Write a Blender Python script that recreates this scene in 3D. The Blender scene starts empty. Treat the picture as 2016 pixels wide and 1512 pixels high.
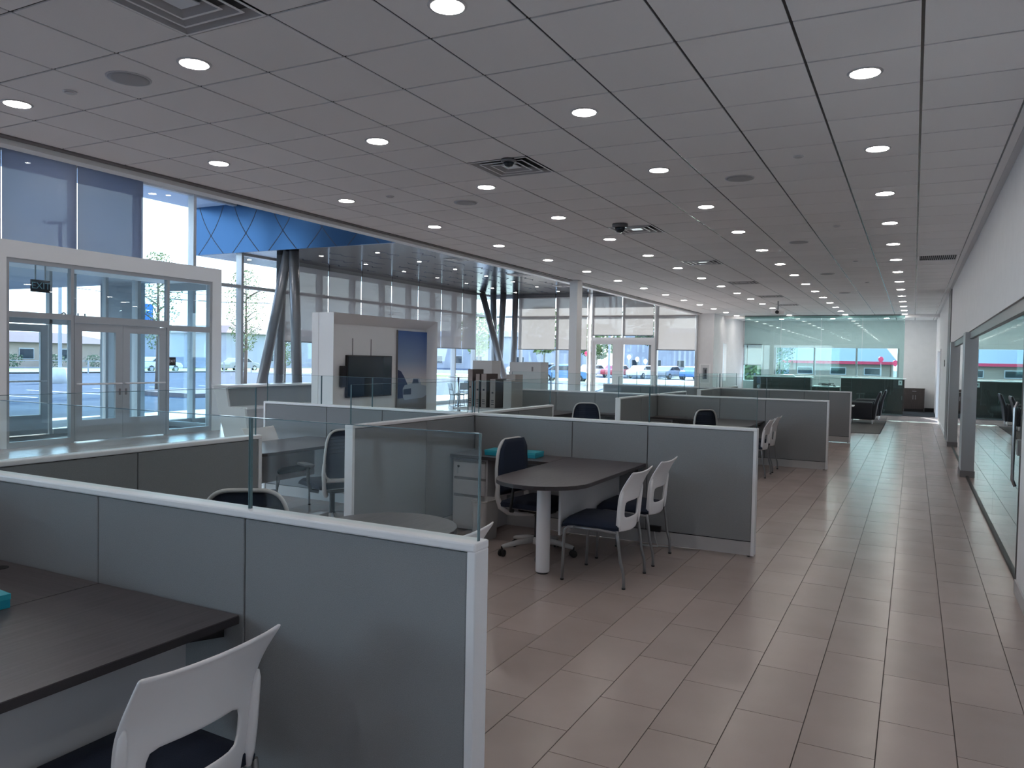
import bpy, bmesh, math, random
from mathutils import Vector, Matrix
random.seed(7)
S = bpy.context.scene
COL = S.collection
PI = math.pi

# ------------------------------------------------------------------ camera
H = 1.6479
ZC = 3.4283
yaw, pitch, roll = -.4778463, -.0310461, .0190633
fw = Vector((math.sin(yaw)*math.cos(pitch), math.cos(yaw)*math.cos(pitch), math.sin(pitch)))
rt = Vector((math.cos(yaw), -math.sin(yaw), 0))
up = rt.cross(fw)
r2 = rt*math.cos(roll) + up*math.sin(roll)
u2 = up*math.cos(roll) - rt*math.sin(roll)
cam_d = bpy.data.cameras.new('camera')
cam = bpy.data.objects.new('camera', cam_d)
COL.objects.link(cam)
M = Matrix((r2, u2, -fw)).transposed().to_4x4()
M.translation = Vector((0, 0, H))
cam.matrix_world = M
cam_d.sensor_width = 36
cam_d.lens = 36*1524.7/2016
cam_d.clip_end = 2000
cam_d.clip_start = .05
S.camera = cam

# ------------------------------------------------------------------ view, world, sun
S.view_settings.view_transform = 'Standard'
S.view_settings.look = 'None'
S.view_settings.gamma = 1
S.view_settings.use_curve_mapping = False
S.view_settings.exposure = 1.46
S.cycles.transparent_max_bounces = 40
S.cycles.max_bounces = 14
S.cycles.diffuse_bounces = 6
SUN_DIR = Vector((-.25, .92, .312)).normalized()      # towards the sun

w = bpy.data.worlds.new('world'); S.world = w; w.use_nodes = True
nt = w.node_tree; nt.nodes.clear()
def wn(t): return nt.nodes.new(t)
wo = wn('ShaderNodeOutputWorld'); bg = wn('ShaderNodeBackground')
tc = wn('ShaderNodeTexCoord'); mp = wn('ShaderNodeMapping'); ns = wn('ShaderNodeTexNoise'); cr = wn('ShaderNodeValToRGB')
sep = wn('ShaderNodeSeparateXYZ'); gr = wn('ShaderNodeValToRGB'); mx = wn('ShaderNodeMix')
mx.data_type = 'RGBA'
mp.inputs['Scale'].default_value = (1.6, 1.6, 4.5)
ns.inputs['Scale'].default_value = 2.2; ns.inputs['Detail'].default_value = 6; ns.inputs['Roughness'].default_value = .6
cr.color_ramp.elements[0].position = .42; cr.color_ramp.elements[1].position = .66
gr.color_ramp.elements[0].position = 0; gr.color_ramp.elements[0].color = (.80, .97, 1.06, 1)
gr.color_ramp.elements[1].position = .75; gr.color_ramp.elements[1].color = (.13, .33, .80, 1)
nt.links.new(tc.outputs['Generated'], mp.inputs['Vector']); nt.links.new(mp.outputs[0], ns.inputs['Vector'])
nt.links.new(ns.outputs['Fac'], cr.inputs[0]); nt.links.new(tc.outputs['Generated'], sep.inputs[0])
nt.links.new(sep.outputs['Z'], gr.inputs[0]); nt.links.new(cr.outputs[0], mx.inputs['Factor'])
nt.links.new(gr.outputs[0], mx.inputs['A']); mx.inputs['B'].default_value = (1.05, 1.07, 1.05, 1)
nt.links.new(mx.outputs['Result'], bg.inputs['Color']); nt.links.new(bg.outputs[0], wo.inputs['Surface'])
bg.inputs['Strength'].default_value = 1.8

sd = bpy.data.lights.new('sun', 'SUN'); sd.energy = 9.0; sd.angle = .01; sd.color = (1, .96, .90)
so = bpy.data.objects.new('sun', sd); COL.objects.link(so)
so.rotation_euler = SUN_DIR.to_track_quat('Z', 'Y').to_euler()

# ------------------------------------------------------------------ materials
def node_mat(name):
    m = bpy.data.materials.new(name); m.use_nodes = True
    return m, m.node_tree, m.node_tree.nodes['Principled BSDF']
def mat(name, col, rough=.5, metal=0., noise=0., nscale=20., bump=0., spec=None, emit=None, estr=0., coat=0., stretch=None):
    m, t, b = node_mat(name)
    b.inputs['Base Color'].default_value = (*col, 1); b.inputs['Roughness'].default_value = rough; b.inputs['Metallic'].default_value = metal
    if spec is not None: b.inputs['Specular IOR Level'].default_value = spec
    if coat: b.inputs['Coat Weight'].default_value = coat; b.inputs['Coat Roughness'].default_value = .08
    if emit: b.inputs['Emission Color'].default_value = (*emit, 1); b.inputs['Emission Strength'].default_value = estr
    if noise or bump:
        c = t.nodes.new('ShaderNodeTexCoord'); n = t.nodes.new('ShaderNodeTexNoise'); n.inputs['Scale'].default_value = nscale; n.inputs['Detail'].default_value = 4
        g = t.nodes.new('ShaderNodeNewGeometry')
        src = g.outputs['Position']
        if stretch:
            mm = t.nodes.new('ShaderNodeMapping'); mm.inputs['Scale'].default_value = stretch
            t.links.new(src, mm.inputs[0]); src = mm.outputs[0]
        t.links.new(src, n.inputs['Vector'])
        if noise:
            r = t.nodes.new('ShaderNodeValToRGB')
            r.color_ramp.elements[0].position = .3; r.color_ramp.elements[1].position = .7
            r.color_ramp.elements[0].color = (*[max(0, x*(1-noise)) for x in col], 1); r.color_ramp.elements[1].color = (*[x*(1+noise) for x in col], 1)
            t.links.new(n.outputs['Fac'], r.inputs[0]); t.links.new(r.outputs[0], b.inputs['Base Color'])
        if bump:
            bp = t.nodes.new('ShaderNodeBump'); bp.inputs['Strength'].default_value = bump; bp.inputs['Distance'].default_value = .01
            t.links.new(n.outputs['Fac'], bp.inputs['Height']); t.links.new(bp.outputs[0], b.inputs['Normal'])
    return m
def glass_mat(name, tint, refl=1.0, rough=0.0):
    m = bpy.data.materials.new(name); m.use_nodes = True; t = m.node_tree; t.nodes.clear()
    o = t.nodes.new('ShaderNodeOutputMaterial'); mix = t.nodes.new('ShaderNodeMixShader'); tr = t.nodes.new('ShaderNodeBsdfTransparent'); gl = t.nodes.new('ShaderNodeBsdfGlossy')
    lw = t.nodes.new('ShaderNodeLayerWeight'); lw.inputs['Blend'].default_value = .5
    pw = t.nodes.new('ShaderNodeMath'); pw.operation = 'POWER'; pw.inputs[1].default_value = 4.5
    mu = t.nodes.new('ShaderNodeMath'); mu.operation = 'MULTIPLY_ADD'; mu.use_clamp = True; mu.inputs[1].default_value = .8*refl; mu.inputs[2].default_value = .035*refl
    t.links.new(lw.outputs['Facing'], pw.inputs[0]); t.links.new(pw.outputs[0], mu.inputs[0])
    tr.inputs['Color'].default_value = (*tint, 1); gl.inputs['Roughness'].default_value = rough; gl.inputs['Color'].default_value = (1, 1, 1, 1)
    t.links.new(mu.outputs[0], mix.inputs[0]); t.links.new(tr.outputs[0], mix.inputs[1]); t.links.new(gl.outputs[0], mix.inputs[2]); t.links.new(mix.outputs[0], o.inputs['Surface'])
    return m
def shade_mat(name, col, trans, openness):
    m = bpy.data.materials.new(name); m.use_nodes = True; t = m.node_tree; t.nodes.clear()
    o = t.nodes.new('ShaderNodeOutputMaterial'); m1 = t.nodes.new('ShaderNodeMixShader'); m2 = t.nodes.new('ShaderNodeMixShader')
    d = t.nodes.new('ShaderNodeBsdfDiffuse'); l = t.nodes.new('ShaderNodeBsdfTranslucent'); tr = t.nodes.new('ShaderNodeBsdfTransparent')
    d.inputs['Color'].default_value = (*col, 1); l.inputs['Color'].default_value = (*trans, 1)
    tr.inputs['Color'].default_value = (1, 1, 1, 1)
    m1.inputs[0].default_value = .4; m2.inputs[0].default_value = openness
    t.links.new(d.outputs[0], m1.inputs[1]); t.links.new(l.outputs[0], m1.inputs[2]); t.links.new(m1.outputs[0], m2.inputs[1]); t.links.new(tr.outputs[0], m2.inputs[2]); t.links.new(m2.outputs[0], o.inputs['Surface'])
    return m
def tile_mat(name, c1, c2, rough, island=.10, nscale=3., bump=0.):
    m, t, b = node_mat(name)
    g = t.nodes.new('ShaderNodeNewGeometry'); oi = t.nodes.new('ShaderNodeObjectInfo'); n = t.nodes.new('ShaderNodeTexNoise')
    n.inputs['Scale'].default_value = nscale; n.inputs['Detail'].default_value = 5
    t.links.new(g.outputs['Position'], n.inputs['Vector'])
    ad = t.nodes.new('ShaderNodeMath'); ad.operation = 'ADD'; t.links.new(g.outputs['Random Per Island'], ad.inputs[0]); t.links.new(oi.outputs['Random'], ad.inputs[1])
    fr = t.nodes.new('ShaderNodeMath'); fr.operation = 'FRACT'; t.links.new(ad.outputs[0], fr.inputs[0])
    mr = t.nodes.new('ShaderNodeMapRange'); mr.inputs['To Min'].default_value = 1-island; mr.inputs['To Max'].default_value = 1+island; t.links.new(fr.outputs[0], mr.inputs['Value'])
    mx = t.nodes.new('ShaderNodeMix'); mx.data_type = 'RGBA'; mx.inputs['A'].default_value = (*c1, 1); mx.inputs['B'].default_value = (*c2, 1); t.links.new(n.outputs['Fac'], mx.inputs['Factor'])
    vm = t.nodes.new('ShaderNodeVectorMath'); vm.operation = 'SCALE'; t.links.new(mx.outputs['Result'], vm.inputs[0]); t.links.new(mr.outputs[0], vm.inputs['Scale'])
    t.links.new(vm.outputs[0], b.inputs['Base Color'])
    r2_ = t.nodes.new('ShaderNodeMapRange'); r2_.inputs['To Min'].default_value = rough*.8; r2_.inputs['To Max'].default_value = rough*1.25; t.links.new(n.outputs['Fac'], r2_.inputs['Value']); t.links.new(r2_.outputs[0], b.inputs['Roughness'])
    return m
def wood_mat(name, c1, c2, axis, rough=.35):
    m, t, b = node_mat(name)
    g = t.nodes.new('ShaderNodeNewGeometry'); mp_ = t.nodes.new('ShaderNodeMapping'); n = t.nodes.new('ShaderNodeTexNoise')
    mp_.inputs['Scale'].default_value = (3, 60, 60) if axis == 'x' else (60, 3, 60) if axis == 'y' else (60, 60, 3)
    n.inputs['Scale'].default_value = 1; n.inputs['Detail'].default_value = 5
    r = t.nodes.new('ShaderNodeValToRGB'); r.color_ramp.elements[0].color = (*c1, 1); r.color_ramp.elements[1].color = (*c2, 1); r.color_ramp.elements[0].position = .3; r.color_ramp.elements[1].position = .7
    t.links.new(g.outputs['Position'], mp_.inputs[0]); t.links.new(mp_.outputs[0], n.inputs['Vector']); t.links.new(n.outputs['Fac'], r.inputs[0]); t.links.new(r.outputs[0], b.inputs['Base Color'])
    b.inputs['Roughness'].default_value = rough
    return m
MT = dict(
    ceil=tile_mat('ceiling_tile_mat', (.86, .855, .865), (.92, .915, .925), .75, .03, 140),
    grid=mat('grid_metal', (.055, .055, .065), .25, .8),
    ftile=tile_mat('floor_tile_mat', (.37, .30, .278), (.455, .372, .348), .24, .06, 2.5),
    grout=mat('grout', (.10, .08, .075), .9),
    wall=mat('wall_paint', (.76, .76, .77), .8, noise=.02, nscale=6),
    walld=mat('wall_grey', (.45, .46, .48), .8),
    white=mat('white_paint', (.84, .84, .85), .45),
    whitegloss=mat('white_laminate', (.78, .79, .80), .25),
    trimdark=mat('shadow_trim', (.20, .19, .20), .6),
    alum=mat('aluminium', (.42, .43, .45), .4, .35),
    alumd=mat('dark_aluminium', (.17, .17, .18), .35, .5),
    steel=mat('brushed_steel', (.50, .51, .53), .28, 1.),
    tubeg=mat('grey_tube', (.24, .24, .25), .35, .5),
    black=mat('black_plastic', (.012, .012, .014), .5),
    fabric=mat('panel_fabric', (.265, .275, .29), .95, noise=.10, nscale=380, bump=.25),
    seam=mat('panel_seam', (.02, .022, .03), .8),
    cap=mat('partition_cap', (.84, .84, .87), .35, .0),
    basec=mat('partition_base', (.48, .47, .48), .4),
    desk=wood_mat('desk_laminate', (.070, .058, .064), (.108, .092, .098), 'y', .33),
    deskx=wood_mat('desk_laminate_x', (.070, .058, .064), (.108, .092, .098), 'x', .33),
    edge=mat('desk_edge', (.035, .03, .034), .5),
    darkwood=wood_mat('espresso_wood', (.035, .026, .025), (.06, .046, .044), 'z', .4),
    modesty=mat('modesty_panel', (.50, .50, .52), .6),
    ped=mat('pedestal_paint', (.52, .52, .54), .45),
    navy=mat('navy_fabric', (.006, .012, .030), .9, noise=.2, nscale=300, bump=.2),
    mesh=mat('navy_mesh', (.009, .018, .042), .8, noise=.15, nscale=400),
    chairw=mat('white_shell', (.82, .81, .83), .42),
    chairf=mat('chair_frame_grey', (.52, .51, .51), .45),
    leather=mat('black_leather', (.010, .012, .018), .32),
    teal=mat('teal_card', (.01, .30, .42), .4),
    tealtop=mat('teal_card_top', (.03, .40, .50), .4),
    metal=mat('soffit_metal', (.165, .165, .175), .16, 1., bump=.12, nscale=1.4, stretch=(1, 3, 1)),
    fascia=mat('fascia_sky_tint', (.028, .072, .155), .30, .9),  # blue base colour stands in for sky reflected in plain metal
    fasciaseam=mat('fascia_seam', (.01, .02, .05), .6),
    extsoffit=mat('canopy_soffit', (.42, .50, .66), .5),
    glass=glass_mat('window_glass', (.90, .965, .995), 1.0),
    glassp=glass_mat('screen_glass', (.945, .978, .975), .32),
    glassf=glass_mat('office_glass', (.76, .90, .89), 1.2),
    glassr=glass_mat('storefront_glass', (.72, .80, .80), 1.6),
    gedge=mat('glass_edge', (.10, .17, .19), .12),
    shade=shade_mat('shade_fabric', (.50, .46, .45), (.40, .375, .37), .18),
    shadeb=shade_mat('shade_fabric_cool', (.24, .27, .35), (.15, .19, .30), .16),
    light=mat('lamp_lens', (1, 1, 1), .5, emit=(1, .94, .88), estr=18.5),
    lightadded=mat('added_lamp_lens', (1, 1, 1), .5, emit=(1, .96, .92), estr=60.),  # stronger lens for the lamps added to brighten showroom and glass office
    lamptrim=mat('lamp_trim', (.55, .55, .57), .4),
    vent=mat('vent_metal', (.62, .62, .64), .35, .3),
    ventback=mat('vent_shadow', (.10, .10, .11), .7),
    ventd=mat('vent_dark', (.02, .02, .025), .7),
    speaker=mat('speaker_grille', (.40, .40, .42), .6),
    screen=mat('tv_screen', (.012, .022, .035), .12),
    carpet=mat('carpet', (.022, .03, .04), .95, noise=.3, nscale=120),
    rug=mat('rug_grey', (.09, .09, .085), .95, noise=.3, nscale=150),
    cardb=mat('cardboard_grey', (.27, .225, .215), .8, noise=.1, nscale=8),
    cardd=mat('cardboard_dark', (.07, .055, .055), .8),
    boxw=mat('white_carton', (.62, .63, .64), .7),
    asphalt=mat('asphalt', (.065, .085, .12), .95, noise=.15, nscale=.8, spec=.05),  # blue cast in the colour stands in for sky light on shaded tarmac
    paint=mat('lot_paint', (.85, .85, .85), .8),
    concrete=mat('concrete', (.62, .62, .62), .9, noise=.08, nscale=2),
    grass=mat('grass', (.20, .30, .07), .95, noise=.3, nscale=1.5),
    leaf=mat('leaf', (.14, .20, .07), .8, noise=.4, nscale=3),
    leafd=mat('leaf_dark', (.06, .11, .05), .8, noise=.4, nscale=3),
    bark=mat('bark', (.12, .09, .07), .9),
    bldg=mat('building_tan', (.36, .28, .22), .9, noise=.1, nscale=.5),
    bldgb=mat('building_grey', (.30, .33, .38), .9, noise=.1, nscale=.5),
    extgrey=mat('canopy_grey', (.20, .22, .25), .45),
    roof=mat('roof_brown', (.17, .12, .12), .9),
    roofg=mat('roof_grey', (.38, .40, .45), .9),
    signb=mat('sign_blue', (.01, .16, .60), .5),
    white_e=mat('sign_white', (.8, .8, .8), .5),
    red=mat('balloon_red', (.62, .02, .08), .35),
    carw=mat('car_white', (.75, .76, .78), .2, coat=.6), carb=mat('car_blue', (.08, .20, .45), .2, coat=.6), carg=mat('car_grey', (.25, .27, .30), .2, coat=.6), carr=mat('car_red', (.4, .04, .05), .2, coat=.6),
    tyre=mat('tyre', (.015, .015, .017), .8), carglass=mat('car_glass', (.02, .03, .04), .08),
    pole=mat('pole_paint', (.30, .31, .33), .5),
    wire=mat('wire_black', (.05, .05, .06), .6),
)

# ------------------------------------------------------------------ mesh helpers
class MB:
    def __init__(s): s.v = []; s.f = []; s.sm = []
    def add(s, vs, fs, smooth=False):
        o = len(s.v); s.v += [tuple(v) for v in vs]
        for f in fs: s.f.append(tuple(i+o for i in f)); s.sm.append(smooth)
        return s
    def box(s, x0, y0, z0, x1, y1, z1):
        x0, x1 = min(x0, x1), max(x0, x1); y0, y1 = min(y0, y1), max(y0, y1); z0, z1 = min(z0, z1), max(z0, z1)
        return s.add([(x0,y0,z0),(x1,y0,z0),(x1,y1,z0),(x0,y1,z0),(x0,y0,z1),(x1,y0,z1),(x1,y1,z1),(x0,y1,z1)], [(0,3,2,1),(4,5,6,7),(0,1,5,4),(1,2,6,5),(2,3,7,6),(3,0,4,7)])
    def prism(s, poly, a0, a1, axis='z', smooth=False):
        n = len(poly)
        def P(p, a): return (p[0], p[1], a) if axis == 'z' else (p[0], a, p[1]) if axis == 'y' else (a, p[0], p[1])
        s.add([P(p, a0) for p in poly]+[P(p, a1) for p in poly], [tuple(range(n-1, -1, -1)), tuple(range(n, 2*n))])
        o = len(s.v)-2*n
        for i in range(n):
            j = (i+1) % n; s.f.append((o+i, o+j, o+n+j, o+n+i)); s.sm.append(smooth)
        return s
    def tube(s, path, r, n=8, closed=False, ry=None):
        pts = [Vector(p) for p in path]; m = len(pts); rs = r if isinstance(r, (list, tuple)) else [r]*m
        rings = []; ref = None
        for i, p in enumerate(pts):
            if closed: t = (pts[(i+1) % m]-pts[i-1])
            else: t = (pts[min(i+1, m-1)]-pts[max(i-1, 0)])
            t.normalize()
            if ref is None:
                ref = Vector((0, 0, 1)) if abs(t.z) < .9 else Vector((1, 0, 0))
            a = (ref - t*ref.dot(t)).normalized(); b = t.cross(a); ref = a
            rings.append([p+a*math.cos(2*PI*k/n)*rs[i]+b*math.sin(2*PI*k/n)*(ry if ry else rs[i]) for k in range(n)])
        o = len(s.v)
        for g in rings: s.v += [tuple(q) for q in g]
        for i in range(m if closed else m-1):
            j = (i+1) % m
            for k in range(n):
                l = (k+1) % n; s.f.append((o+i*n+k, o+i*n+l, o+j*n+l, o+j*n+k)); s.sm.append(True)
        if not closed:
            s.f.append(tuple(o+k for k in range(n-1, -1, -1))); s.sm.append(False); s.f.append(tuple(o+(m-1)*n+k for k in range(n))); s.sm.append(False)
        return s
    def lathe(s, prof, n=16, c=(0, 0, 0), axis='z', smooth=True):
        o = len(s.v); m = len(prof)
        for (r, h) in prof:
            for k in range(n):
                a = 2*PI*k/n; x, y = r*math.cos(a), r*math.sin(a)
                p = (x, y, h) if axis == 'z' else (x, h, y) if axis == 'y' else (h, x, y)
                s.v.append((p[0]+c[0], p[1]+c[1], p[2]+c[2]))
        for i in range(m-1):
            for k in range(n):
                l = (k+1) % n; s.f.append((o+i*n+k, o+i*n+l, o+(i+1)*n+l, o+(i+1)*n+k)); s.sm.append(smooth)
        s.f.append(tuple(o+k for k in range(n-1, -1, -1))); s.sm.append(False)
        s.f.append(tuple(o+(m-1)*n+k for k in range(n))); s.sm.append(False)
        return s
    def grid(s, pts, skip=None):      # pts[row][col]
        o = len(s.v); R_, C_ = len(pts), len(pts[0])
        for row in pts: s.v += [tuple(p) for p in row]
        for i in range(R_-1):
            for j in range(C_-1):
                if skip and skip(i, j): continue
                s.f.append((o+i*C_+j, o+i*C_+j+1, o+(i+1)*C_+j+1, o+(i+1)*C_+j)); s.sm.append(True)
        return s
    def xf(s, m):
        s.v = [tuple(m @ Vector(v)) for v in s.v]; return s
    def mesh(s, name, m):
        me = bpy.data.meshes.new(name); me.from_pydata(s.v, [], s.f); me.polygons.foreach_set('use_smooth', s.sm)
        me.materials.append(MT[m] if isinstance(m, str) else m); me.update()
        return me
    def build(s, name, m, parent=None, loc=None, rz=0, recalc=True, solid=0, bevel=0, sub=0):
        me = s.mesh(name, m)
        if recalc:
            bm = bmesh.new(); bm.from_mesh(me); bmesh.ops.recalc_face_normals(bm, faces=bm.faces); bm.to_mesh(me); bm.free()
        o = bpy.data.objects.new(name, me); COL.objects.link(o)
        if parent: o.parent = parent
        if loc: o.location = loc
        o.rotation_euler.z = rz
        if solid:
            q = o.modifiers.new('thick', 'SOLIDIFY'); q.thickness = solid; q.offset = 0
        if bevel:
            q = o.modifiers.new('bevel', 'BEVEL'); q.width = bevel; q.segments = 2; q.limit_method = 'ANGLE'
        if sub:
            q = o.modifiers.new('sub', 'SUBSURF'); q.levels = sub; q.render_levels = sub
        return o
def B(*a): return MB().box(*a)
def tag(o, label=None, cat=None, group=None, kind=None):
    if label: o['label'] = label
    if cat: o['category'] = cat
    if group: o['group'] = group
    if kind: o['kind'] = kind
    return o
def thing(name, label, cat, loc=(0, 0, 0), rz=0, group=None):
    o = bpy.data.objects.new(name, None); COL.objects.link(o); o.location = loc; o.rotation_euler.z = rz; o.empty_display_size = .1
    return tag(o, label, cat, group)
def struct(name, mb, m, **k):
    o = mb.build(name, m, **k); return tag(o, kind='structure')
def sempty(name):
    o = bpy.data.objects.new(name, None); COL.objects.link(o); return tag(o, kind='structure')
def dup(root, loc, rz, label, group=None):
    def cp(o, par):
        c = o.copy(); COL.objects.link(c)
        if par: c.parent = par
        for ch in o.children: cp(ch, c)
        return c
    r = cp(root, None); r.location = loc; r.rotation_euler.z = rz; r['label'] = label
    if group: r['group'] = group
    return r
def text_mesh(name, s, size, m, parent=None, loc=(0, 0, 0), rot=(0, 0, 0), depth=.002, shear=0, mirror=False):
    cu = bpy.data.curves.new(name, 'FONT'); cu.body = s; cu.size = size; cu.extrude = depth; cu.align_x = 'CENTER'; cu.align_y = 'CENTER'; cu.shear = shear
    t = bpy.data.objects.new('tmp', cu); COL.objects.link(t)
    dg = bpy.context.evaluated_depsgraph_get(); me = bpy.data.meshes.new_from_object(t.evaluated_get(dg))
    bpy.data.objects.remove(t)
    me.materials.clear(); me.materials.append(MT[m]); me.name = name
    o = bpy.data.objects.new(name, me); COL.objects.link(o); o.location = loc; o.rotation_euler = rot
    if parent: o.parent = parent
    return o
ORD = ['first','second','third','fourth','fifth','sixth','seventh','eighth','ninth','tenth','eleventh','twelfth','thirteenth','fourteenth','fifteenth','sixteenth','seventeenth','eighteenth']
def inframe(p, mx=.0):
    d = Vector(p)-Vector((0, 0, H)); z = d.dot(fw)
    if z < .3: return False
    x = 1524.7*d.dot(r2)/z; y = 1524.7*d.dot(u2)/z
    return abs(x) < 1008+60 and abs(y) < 756+60

# ================================================================== SETTING
XL, XE, XR, YF, YG, YW = -15.2, -6.92, .72, 27.6, 29.2, 32.9
TX, TY = .3067, .6134
floor = struct('floor', B(-15.35, -9, -.10, 5, 33.2, -.005), 'grout')
cells = []
for c in range(-48, 16):
    x0 = -.7061+TX*c
    off = ((1-c) % 3)*.2045
    for k in range(-20, 43):
        y0 = 3.5566+off+TY*k
        if x0+TX > 4.4 or x0 < -15.2: continue
        if y0+TY > (YF if x0 < -6.3 else 29.5): continue
        cells.append((x0, y0))
g = .0022
tile_me = B(g, g, -.008, TX-g, TY-g, 0).mesh('tile', 'ftile')
def vis(c):
    x, y = c[0]+TX/2, c[1]+TY/2
    if not inframe((x, y, 0)): return 1e9
    if x < -1.2 and y < 4.4: return 1e9+y
    if x > .72: return 1e9
    if x < -3.9: return 1e9
    return math.hypot(x, y)
cells.sort(key=vis)
for (x0, y0) in cells[:298]:
    o = bpy.data.objects.new('tile', tile_me); COL.objects.link(o); o.location = (x0, y0, 0); o.parent = floor
rest = MB()
for (x0, y0) in cells[298:]: rest.box(x0+g, y0+g, -.008, x0+TX-g, y0+TY-g, 0)
tag(rest.build('floor_tiles', 'ftile', floor, recalc=False), kind='stuff')

GX, GY, GP = -6.108, 3.051, .6096
ceiling = struct('ceiling', B(XE, -9, ZC+.05, .75, YW+.2, ZC+.09), 'walld')
vents = [(4, j) for j in (-1, 5, 11, 17, 23, 29, 34)]
grille = [(10, 18)]
cc = []
for i in range(-1, 11):
    for j in range(-19, 49):
        if (i, j) in vents or (i, j) in grille: continue
        cc.append((GX+i*GP, GY+j*GP))
g = .0085
ct_me = B(g, g, 0, GP-g, GP-g, .02).mesh('ceiling_panel', 'ceil')
cc.sort(key=lambda c: math.hypot(c[0]+.3, c[1]+.3) if inframe((c[0]+.3, c[1]+.3, ZC)) else 1e9)
for (x0, y0) in cc[:298]:
    o = bpy.data.objects.new('ceiling_panel', ct_me); COL.objects.link(o); o.location = (x0, y0, ZC); o.parent = ceiling
rest = MB()
for (x0, y0) in cc[298:]: rest.box(x0+g, y0+g, ZC, x0+GP-g, y0+GP-g, ZC+.02)
tag(rest.build('ceiling_panels', 'ceil', ceiling, recalc=False), kind='stuff')
for i in range(-1, 12):
    x = GX+i*GP; B(x-.012, -9, ZC+.006, x+.012, YW, ZC+.045).build('grid_bar', 'grid', ceiling)
for j in range(-19, 50):
    y = GY+j*GP; B(GX-GP, y-.012, ZC+.008, .60, y+.012, ZC+.045).build('grid_bar', 'grid', ceiling)
B(.604, -9, ZC-.002, .66, YW, ZC+.02).build('perimeter_strip', 'ceil', ceiling)
B(.664, -9, ZC+.004, .72, YW, ZC+.02).build('perimeter_angle', 'vent', ceiling)
struct('trim_1', B(-6.80, -9, ZC-.012, -6.716, YF, ZC+.05), 'trimdark')  # dark colour stands in for the shade in the ceiling-edge gap
struct('trim_2', B(XE-.03, -9, ZC-.055, -6.80, YF, ZC+.05), 'white')
struct('wall_bulkhead', B(XE, -9, ZC+.05, XE+.12, YF, 5.7), 'wall')

# roof deck, high ceiling, metal soffit with fascia
struct('roof', B(-16.8, -9.2, 5.75, 5.2, 33.4, 5.95), 'walld')
struct('ceiling_high', B(XL, -9, 5.5, XE, 14.12, 5.6), 'wall')
can = struct('canopy', B(-16.75, -9, 5.42, XL-.05, 14.12, 5.7), 'extsoffit')
sof = struct('ceiling_soffit', B(-16.65, 14.16, 4.2, XE-.01, YF+1.4, 4.3), 'metal')
fas = struct('wall_fascia', B(-16.65, 14.10, 4.2, XE-.01, 14.16, 5.55), 'fascia')
def ribbon(path, wdt, nrm, th=.006):
    m = MB(); n_ = Vector(nrm)
    pts = [Vector(p) for p in path]
    for i in range(len(pts)-1):
        t = (pts[i+1]-pts[i]); sd_ = t.cross(n_).normalized()*wdt/2
        a, b = pts[i], pts[i+1]
        q = [a-sd_, a+sd_, b+sd_, b-sd_]
        m.add(q+[p+n_*th for p in q], [(0,1,2,3),(7,6,5,4),(0,4,5,1),(1,5,6,2),(2,6,7,3),(3,7,4,0)])
    return m
for k in range(8):
    x = -16.5+k*1.22
    for s_ in (1, -1):
        pts = []
        for q in range(9):
            u = q/8; pts.append((x+(.62 if s_ > 0 else .60)*(u if s_ > 0 else 1-u)*1.5+.14*math.sin(u*PI)*s_, 14.10, 4.2+1.32*u))
        ribbon(pts, .022, (0, -1, 0), .003).build('panel_seam', 'fasciaseam', fas)
random.seed(3)
for k in range(11):
    for q in range(9):
        x = -14.4+k*.72+random.uniform(-.1, .1); y = 15.0+q*1.4+(.7 if k % 2 else 0)+random.uniform(-.15, .15)
        pts = [(x+.10*math.sin(u*2.6+k), y+u*.2, 4.2) for u in range(6)]
        ribbon(pts, .025, (0, 0, -1), .003).build('soffit_seam', 'fasciaseam', sof)

# walls
wr = struct('wall_right', B(XR, -9, 0, XR+.16, 6.76, ZC+.08).box(XR, 6.76, 2.2, XR+.16, 19.15, ZC+.08).box(XR, 19.15, 0, XR+.16, 26.5, ZC+.08).box(XR, 26.5, 2.18, XR+.16, 29.4, ZC+.08).box(XR, 29.4, 0, XR+.16, 33.1, ZC+.08), 'wall')
struct('wall_back', B(XL-.1, -9.15, 3.3, 5, -9, 5.7).box(XL+7*1.326, -9.15, 0, 5, -9, 3.3), 'wall')
wb = sempty('window_added_back')  # unseen glazing added behind the camera to let in more daylight
for k in range(7):
    a = XL+k*1.326; b = a+1.326
    B(a-.03, -9.12, 0, a+.03, -8.98, 3.3).build('mullion', 'alum', wb); B(a+.03, -9.06, .1, b-.03, -9.05, 3.3).build('pane', 'glass', wb); B(a+.03, -9.1, 0, b-.03, -9.0, .1).build('rail', 'alum', wb)

struct('wall_end', B(-6.4, YW, 0, -5.05, YW+.2, 1.0).box(-6.4, YW, 2.4, -5.05, YW+.2, ZC).box(-6.4, YW, 1.0, -6.25, YW+.2, 2.4).box(-5.55, YW, 1.0, -5.05, YW+.2, 2.4)
       .box(-5.05, YW, 0, -.5, YW+.2, 1.26).box(-5.05, YW, 2.36, -.5, YW+.2, ZC).box(-.5, YW, 0, .9, YW+.2, ZC+.05), 'wall')
struct('wall_corner', B(-6.88, YF, 0, -6.30, YF+.16, ZC+.05), 'wall')
struct('wall_alcove', B(-6.46, YF+.16, 0, -6.30, 29.15, ZC).box(-6.46, 29.15, 0, -6.30, 29.75, 1.02).box(-6.46, 29.15, 2.42, -6.30, 29.75, ZC).box(-6.46, 29.75, 0, -6.30, 33.1, ZC), 'wall')
struct('wall_spandrel', B(XL-.1, YF, 4.3, XE, YF+.12, 5.75), 'walld')
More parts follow.
